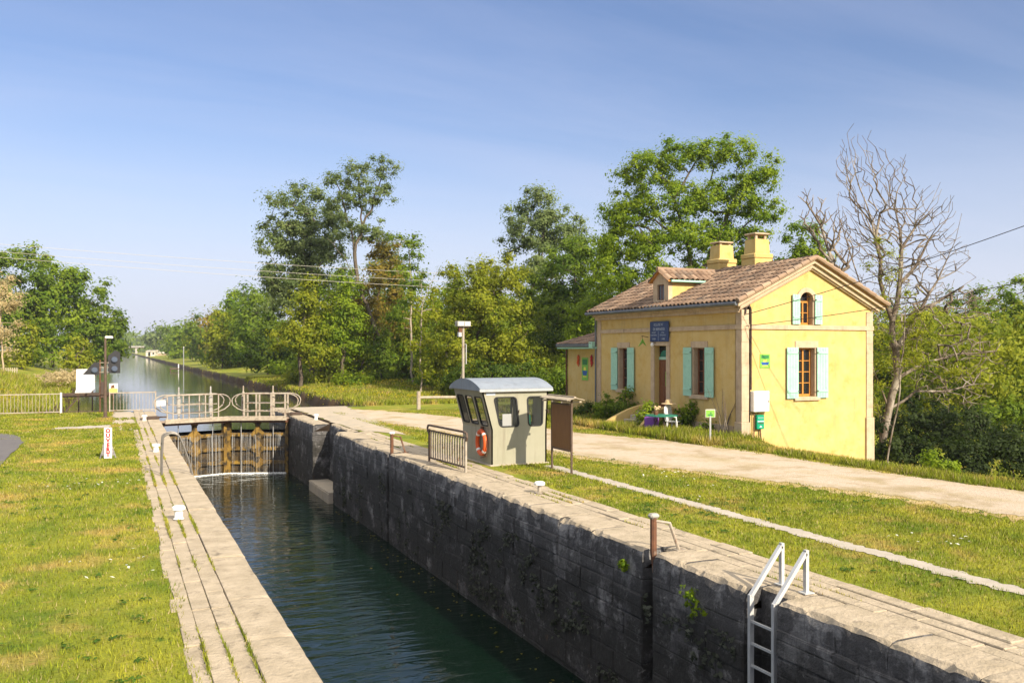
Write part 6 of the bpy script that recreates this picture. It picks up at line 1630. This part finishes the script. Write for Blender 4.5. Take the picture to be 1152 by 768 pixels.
def near_road(X, Y):
    A = np.array([(p[0], p[1]) for p in ROAD_LO]); B = np.array([(p[0], p[1]) for p in ROAD_UP])
    poly = np.concatenate([A, B[::-1]])
    inside = np.zeros(len(X), bool); j = len(poly) - 1
    for i in range(len(poly)):
        xi, yi, xj, yj = *poly[i], *poly[j]
        c = ((yi > Y) != (yj > Y)) & (X < (xj - xi) * (Y - yi) / (yj - yi + 1e-12) + xi); inside ^= c; j = i
    return inside
def samp(x0, x1, y0, y1, p, reject=None):
    def f(rng, n):
        u = rng.random(n); Y = y0 + (y1 - y0) * u ** p; X = rng.uniform(x0, x1, n)
        k = np.ones(n, bool)
        if reject is not None: k = ~reject(X, Y)
        return np.stack([X[k], Y[k]], 1)
    return f
ldx = lambda X, Y: land(X, Y)
def rej_left(X, Y):
    edge = .735 + (vnoise(Y, 40, .6) - .5) * .20 + (vnoise(Y, 41, .17) - .5) * .10
    path_ = (X < -2.95 + .2 * vnoise(Y, 3, .8) - .1) & (X > -6.3) & (Y < 37)
    path_ |= (Y > 37) & (Y < 44) & (X < -3.4 - (Y - 38) * .6) & (Y > 38.5 - (X + 7) * .3)
    quay = (Y > 39.6) & (X > -.12) & (X < .85); cross = (Y > 41) & (Y < 42.3) & (X > -2.3) & (X < 0)
    return (X > edge) | path_ | quay | cross
def rej_right(X, Y):
    e = 9.40 + (vnoise(Y, 44, .7) - .5) * .22 + (vnoise(Y, 45, .18) - .5) * .10 + .6 * sstep(17, 26, Y)
    fp = (X > 11.06 + .1 * (vnoise(Y, 4, .5) - .5)) & (X < 11.36 + .14 * (vnoise(Y, 14, .5) - .5)) & (Y < 22.6)
    booth_ = (X > BX - .1) & (X < BX + BW + .1) & (Y > BY - .08) & (Y < BY + BD + .1)
    hs = (X > HX - .1) & (Y > HYY - .1)
    jit = (vnoise2(X, Y, 60, .4) - .5)
    return (X < e) | fp | booth_ | hs | near_road(X + jit * .5, Y + jit * .3) | (near_road(X + .45, Y + .1) & (np.sin(X * 991 + Y * 577) > -.3)) | ((Y > 31.5) & (X < 10.3))
GB = []
GB.append(blades('grass', 330000, samp(-16, .95, 5, 51, 1.55, rej_left), ldx, None))
GB.append(blades('grass', 330000, samp(9.2, 21.0, 5, 46, 1.35, rej_right), ldx, None, h=(.025, .065)))
GB.append(blades('grass', 70000, samp(18.9, 23.5, 8, 27, 1.0, lambda X, Y: near_road(X, Y) | ((X > HX - .03) & (Y > HYY - .03))), ldx, None, h=(.06, .22)))
GB.append(blades('grass', 26000, samp(18.2, 20.9, 25, 44, 1.0, lambda X, Y: near_road(X, Y)), ldx, None, h=(.12, .40)))
GB.append(blades('grass', 60000, samp(13.35, 24, 51, 105, 1.4, lambda X, Y: near_road(X, Y)), lambda X, Y: ground_h(X, Y), None, h=(.08, .30)))
GB.append(blades('grass', 60000, samp(-30, -2.9, 51.5, 100, 1.2), lambda X, Y: ground_h(X, Y), None, h=(.15, .55)))
GB.append(blades('grass', 40000, samp(22, 60, 24, 60, 1.0, lambda X, Y: (X < HX + GW + .2) & (Y > HYY)), ldx, None, h=(.15, .5)))
# weeds in the paving joints
def joint(xs, y0, y1, dens, w):
    def f(rng, n):
        Y = rng.uniform(y0, y1, n); X = rng.choice(xs, n) + rng.normal(0, w, n)
        k = vnoise(Y, 70, .9) * .7 + vnoise(Y + X * 37, 71, .35) * .5 + vnoise2(X * 9, Y, 72, 2.2) * .4 > dens
        return np.stack([X[k], Y[k]], 1)
    return f
GB.append(blades('weeds', 16000, joint([.878, 1.107, 1.340], 5, 40, .80, .012), lambda X, Y: 0 * X + .015, None, h=(.02, .06)))
GB.append(blades('weeds', 9000, joint([8.63, 8.89, 9.14], 5, 34, 1.0, .018), lambda X, Y: 0 * X + .01, None, h=(.02, .07)))
GB.append(blades('weeds', 5000, joint([.0, .4, .75], 39.6, 46, .85, .08), lambda X, Y: 0 * X + .01, None, h=(.03, .10)))
def join_np(objs, name, label, cat, mat_):
    V, off = [], 0
    for o in objs:
        a = np.empty(len(o.data.vertices) * 3, np.float32); o.data.vertices.foreach_get('co', a); V.append(a.reshape(-1, 3))
        me = o.data; bpy.data.objects.remove(o); bpy.data.meshes.remove(me)
    V = np.concatenate(V); tag(np_mesh(name, V, np.arange(len(V)).reshape(-1, 3), mat_, k=3), label, cat, kind='stuff')
join_np(GB[:7], 'grass', 'short green and straw coloured grass on lawns and verges', 'grass', 'grass_blade')
join_np(GB[7:], 'weeds', 'green weeds growing in the joints of the quay paving', 'weeds', 'grass_blade')
# daisies and buttercups
def flowers(name, n, sampler, zf, mat_, r, label, lift):
    rng = np.random.default_rng(len(name) + n); XY = sampler(rng, n); X, Y = XY[:, 0], XY[:, 1]
    k = vnoise2(X, Y, 33, 1.6) * vnoise2(X, Y, 34, 4.5) > .42; X, Y = X[k], Y[k]
    px, py, D = proj(X, Y, 0.); Z = zf(X, Y) + rng.uniform(*lift, len(X))
    C_ = np.stack([X, Y, Z], 1); V, Q, T = leaf_quads(C_, .004, 2, r, rng, np.array([0, 0, -50.]), up=1.2)
    tag(np_mesh(name, V, Q, mat_, None, T), label, 'flowers', kind='stuff')
flowers('daisies', 5200, samp(-14, 20, 6, 34, 1.3, lambda X, Y: np.where(X < 5, rej_left(X, Y), rej_right(X, Y))), ldx, 'petal_white', .05, 'tiny white daisies scattered over the lawns', (.05, .09))
flowers('buttercups', 3000, samp(-20, -5, 56, 85, 1.1), lambda X, Y: land(X, Y), 'petal_yellow', .16, 'yellow wild flowers on the left embankment', (.3, .6))
flowers('verge_flowers', 1800, samp(13, 22, 54, 80, 1.1), lambda X, Y: ground_h(X, Y), 'petal_yellow', .10, 'yellow wild flowers along the right canal bank', (.2, .4))
rng = np.random.default_rng(41)
XY = samp(-11, .6, 7, 34, 1.5, rej_left)(rng, 420); XY2 = samp(9.6, 18, 7, 30, 1.3, rej_right)(rng, 900); XY = np.concatenate([XY, XY2])
k = vnoise2(XY[:, 0], XY[:, 1], 55, 1.1) * .6 + vnoise2(XY[:, 0], XY[:, 1], 56, 3.0) * .5 > .62; XY = XY[k]
cs = np.stack([XY[:, 0], XY[:, 1], land(XY[:, 0], XY[:, 1]) + .035], 1)
V, Q, T = leaf_quads(cs, .13, 16, .045, rng, np.array([0, 0, -60.]), flat=.18, up=1.4)
tag(np_mesh('clover', V, Q, 'leaf_clover', None, T), 'dark green clover patches in the lawns', 'clover', kind='stuff')
Yf = rng.uniform(7, 44, 170); Xf = np.where(rng.random(170) < .7, 7.82 - np.abs(rng.normal(0, .5, 170)), 1.98 + np.abs(rng.normal(0, .5, 170)))
cs = np.stack([Xf, Yf, np.full(170, WL + .006)], 1)
V, Q, T = leaf_quads(cs, .12, 2, .055, rng, np.array([4.9, 20, -900.]), flat=.0, up=30)
tag(np_mesh('floating_leaves', V, Q, 'leaf_brown', None, T), 'few brown leaves floating on the lock water', 'leaves', kind='stuff')
# dry tall grass on the embankment
rng = np.random.default_rng(5)
g0 = wd(72, 422, 74)
cs = np.stack([rng.normal(g0.x, .9, 150), rng.normal(g0.y, 2.0, 150), rng.uniform(.7, 1.4, 150)], 1)
V, Q, T = leaf_quads(cs, .4, 16, .16, rng, np.array([g0.x, g0.y, -6]), up=.0)
tag(np_mesh('dry_grass', V, Q, 'leaf_dry', None, T), 'straw coloured tall dry grass on the left embankment', 'dry grass', kind='stuff')

# ================================================================ SKY, SUN, HAZE, CAMERA
SAZ, SEL = math.radians(167.2), math.radians(30.0)
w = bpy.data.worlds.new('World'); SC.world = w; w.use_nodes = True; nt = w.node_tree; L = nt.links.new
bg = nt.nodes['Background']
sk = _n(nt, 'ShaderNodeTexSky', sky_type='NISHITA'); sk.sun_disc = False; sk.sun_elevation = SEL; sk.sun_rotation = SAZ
sk.air_density = 1.0; sk.dust_density = 1.8; sk.ozone_density = 3.0; sk.altitude = 50
tc = _n(nt, 'ShaderNodeTexCoord'); sp = _n(nt, 'ShaderNodeSeparateXYZ'); L(tc.outputs['Generated'], sp.inputs[0])
# thin high cirrus: direction projected on a flat layer overhead
dv = _n(nt, 'ShaderNodeMath', operation='ADD'); dv.inputs[1].default_value = .12; L(sp.outputs['Z'], dv.inputs[0])
ux = _n(nt, 'ShaderNodeMath', operation='DIVIDE'); L(sp.outputs['X'], ux.inputs[0]); L(dv.outputs[0], ux.inputs[1])
uy = _n(nt, 'ShaderNodeMath', operation='DIVIDE'); L(sp.outputs['Y'], uy.inputs[0]); L(dv.outputs[0], uy.inputs[1])
cb = _n(nt, 'ShaderNodeCombineXYZ'); L(ux.outputs[0], cb.inputs[0]); L(uy.outputs[0], cb.inputs[1])
mp = _n(nt, 'ShaderNodeMapping'); mp.inputs['Rotation'].default_value = (0, 0, .35); mp.inputs['Scale'].default_value = (.35, 1.3, 1); L(cb.outputs[0], mp.inputs[0])
no = _n(nt, 'ShaderNodeTexNoise', Scale=1.1, Detail=7.0, Roughness=.58, Distortion=.5); L(mp.outputs[0], no.inputs['Vector'])
mr = _n(nt, 'ShaderNodeMapRange'); mr.inputs['From Min'].default_value = .42; mr.inputs['From Max'].default_value = .78; mr.inputs['To Max'].default_value = .26; L(no.outputs['Fac'], mr.inputs['Value'])
mx = _n(nt, 'ShaderNodeMix', data_type='RGBA'); mx.inputs[7].default_value = (5.0, 5.4, 6.1, 1); L(sk.outputs[0], mx.inputs[6]); L(mr.outputs[0], mx.inputs[0])
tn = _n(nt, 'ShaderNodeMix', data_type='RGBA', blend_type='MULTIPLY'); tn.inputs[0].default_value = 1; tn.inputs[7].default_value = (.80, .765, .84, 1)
hz_ = _n(nt, 'ShaderNodeMapRange', interpolation_type='SMOOTHSTEP'); hz_.inputs['From Min'].default_value = .30; hz_.inputs['From Max'].default_value = .0; hz_.inputs['To Max'].default_value = .78; L(sp.outputs['Z'], hz_.inputs['Value'])
mh = _n(nt, 'ShaderNodeMix', data_type='RGBA'); mh.inputs[7].default_value = (5.2, 5.7, 6.3, 1); L(mx.outputs[2], mh.inputs[6]); L(hz_.outputs[0], mh.inputs[0])
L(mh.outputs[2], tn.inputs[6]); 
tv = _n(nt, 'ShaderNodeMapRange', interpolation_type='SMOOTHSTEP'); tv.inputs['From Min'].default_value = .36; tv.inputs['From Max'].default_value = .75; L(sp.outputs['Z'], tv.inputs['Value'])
mv = _n(nt, 'ShaderNodeMix', data_type='RGBA'); mv.inputs[7].default_value = (7.2, 7.0, 6.8, 1); L(tn.outputs[2], mv.inputs[6]); L(tv.outputs[0], mv.inputs[0])  # brighter sky added above the frame, out of view, as fill light
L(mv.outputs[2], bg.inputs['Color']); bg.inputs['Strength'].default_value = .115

sd = Vector((math.sin(SAZ) * math.cos(SEL), math.cos(SAZ) * math.cos(SEL), math.sin(SEL)))
sl = bpy.data.lights.new('sun', 'SUN'); sl.energy = 5.0; sl.angle = math.radians(.55); sl.color = (1, .89, .72)
so = bpy.data.objects.new('sun', sl); COL.objects.link(so); so.rotation_euler = (-sd).to_track_quat('-Z', 'Y').to_euler(); so.location = (0, -30, 40)

HAZE = 0.00022
if HAZE:
    mb = MB(); mb.box((-2620, -420, -8), (2620, 2620, 34)); hz = mb.build('haze', 'shade_dark')
    hm = bpy.data.materials.new('haze_air'); hm.use_nodes = True; nt = hm.node_tree
    for n in list(nt.nodes): nt.nodes.remove(n)
    o = _n(nt, 'ShaderNodeOutputMaterial'); v = _n(nt, 'ShaderNodeVolumePrincipled'); v.inputs['Color'].default_value = (.86, .91, 1, 1); v.inputs['Density'].default_value = HAZE; v.inputs['Anisotropy'].default_value = .2
    nt.links.new(v.outputs[0], o.inputs['Volume']); hz.data.materials.clear(); hz.data.materials.append(hm)
    tag(hz, 'thin pale summer haze hanging in the air', 'haze', kind='stuff')

cam = bpy.data.cameras.new('camera'); co = bpy.data.objects.new('camera', cam); COL.objects.link(co); SC.camera = co
cam.sensor_width = 36; cam.lens = 36 * FPX / 1152; cam.shift_y = (HY - 384) / 1152; cam.clip_end = 9000; cam.clip_start = .1
co.location = (0, 0, HC); co.rotation_euler = (math.radians(90), 0, -TH)

SC.render.engine = 'CYCLES'
SC.cycles.max_bounces = 7; SC.cycles.diffuse_bounces = 4; SC.cycles.glossy_bounces = 3; SC.cycles.transmission_bounces = 3; SC.cycles.transparent_max_bounces = 8; SC.cycles.volume_bounces = 0
SC.cycles.use_denoising = True; SC.cycles.caustics_reflective = False; SC.cycles.caustics_refractive = False
SC.view_settings.view_transform = 'Standard'; SC.view_settings.look = 'None'; SC.view_settings.gamma = 1; SC.view_settings.exposure = 0.74
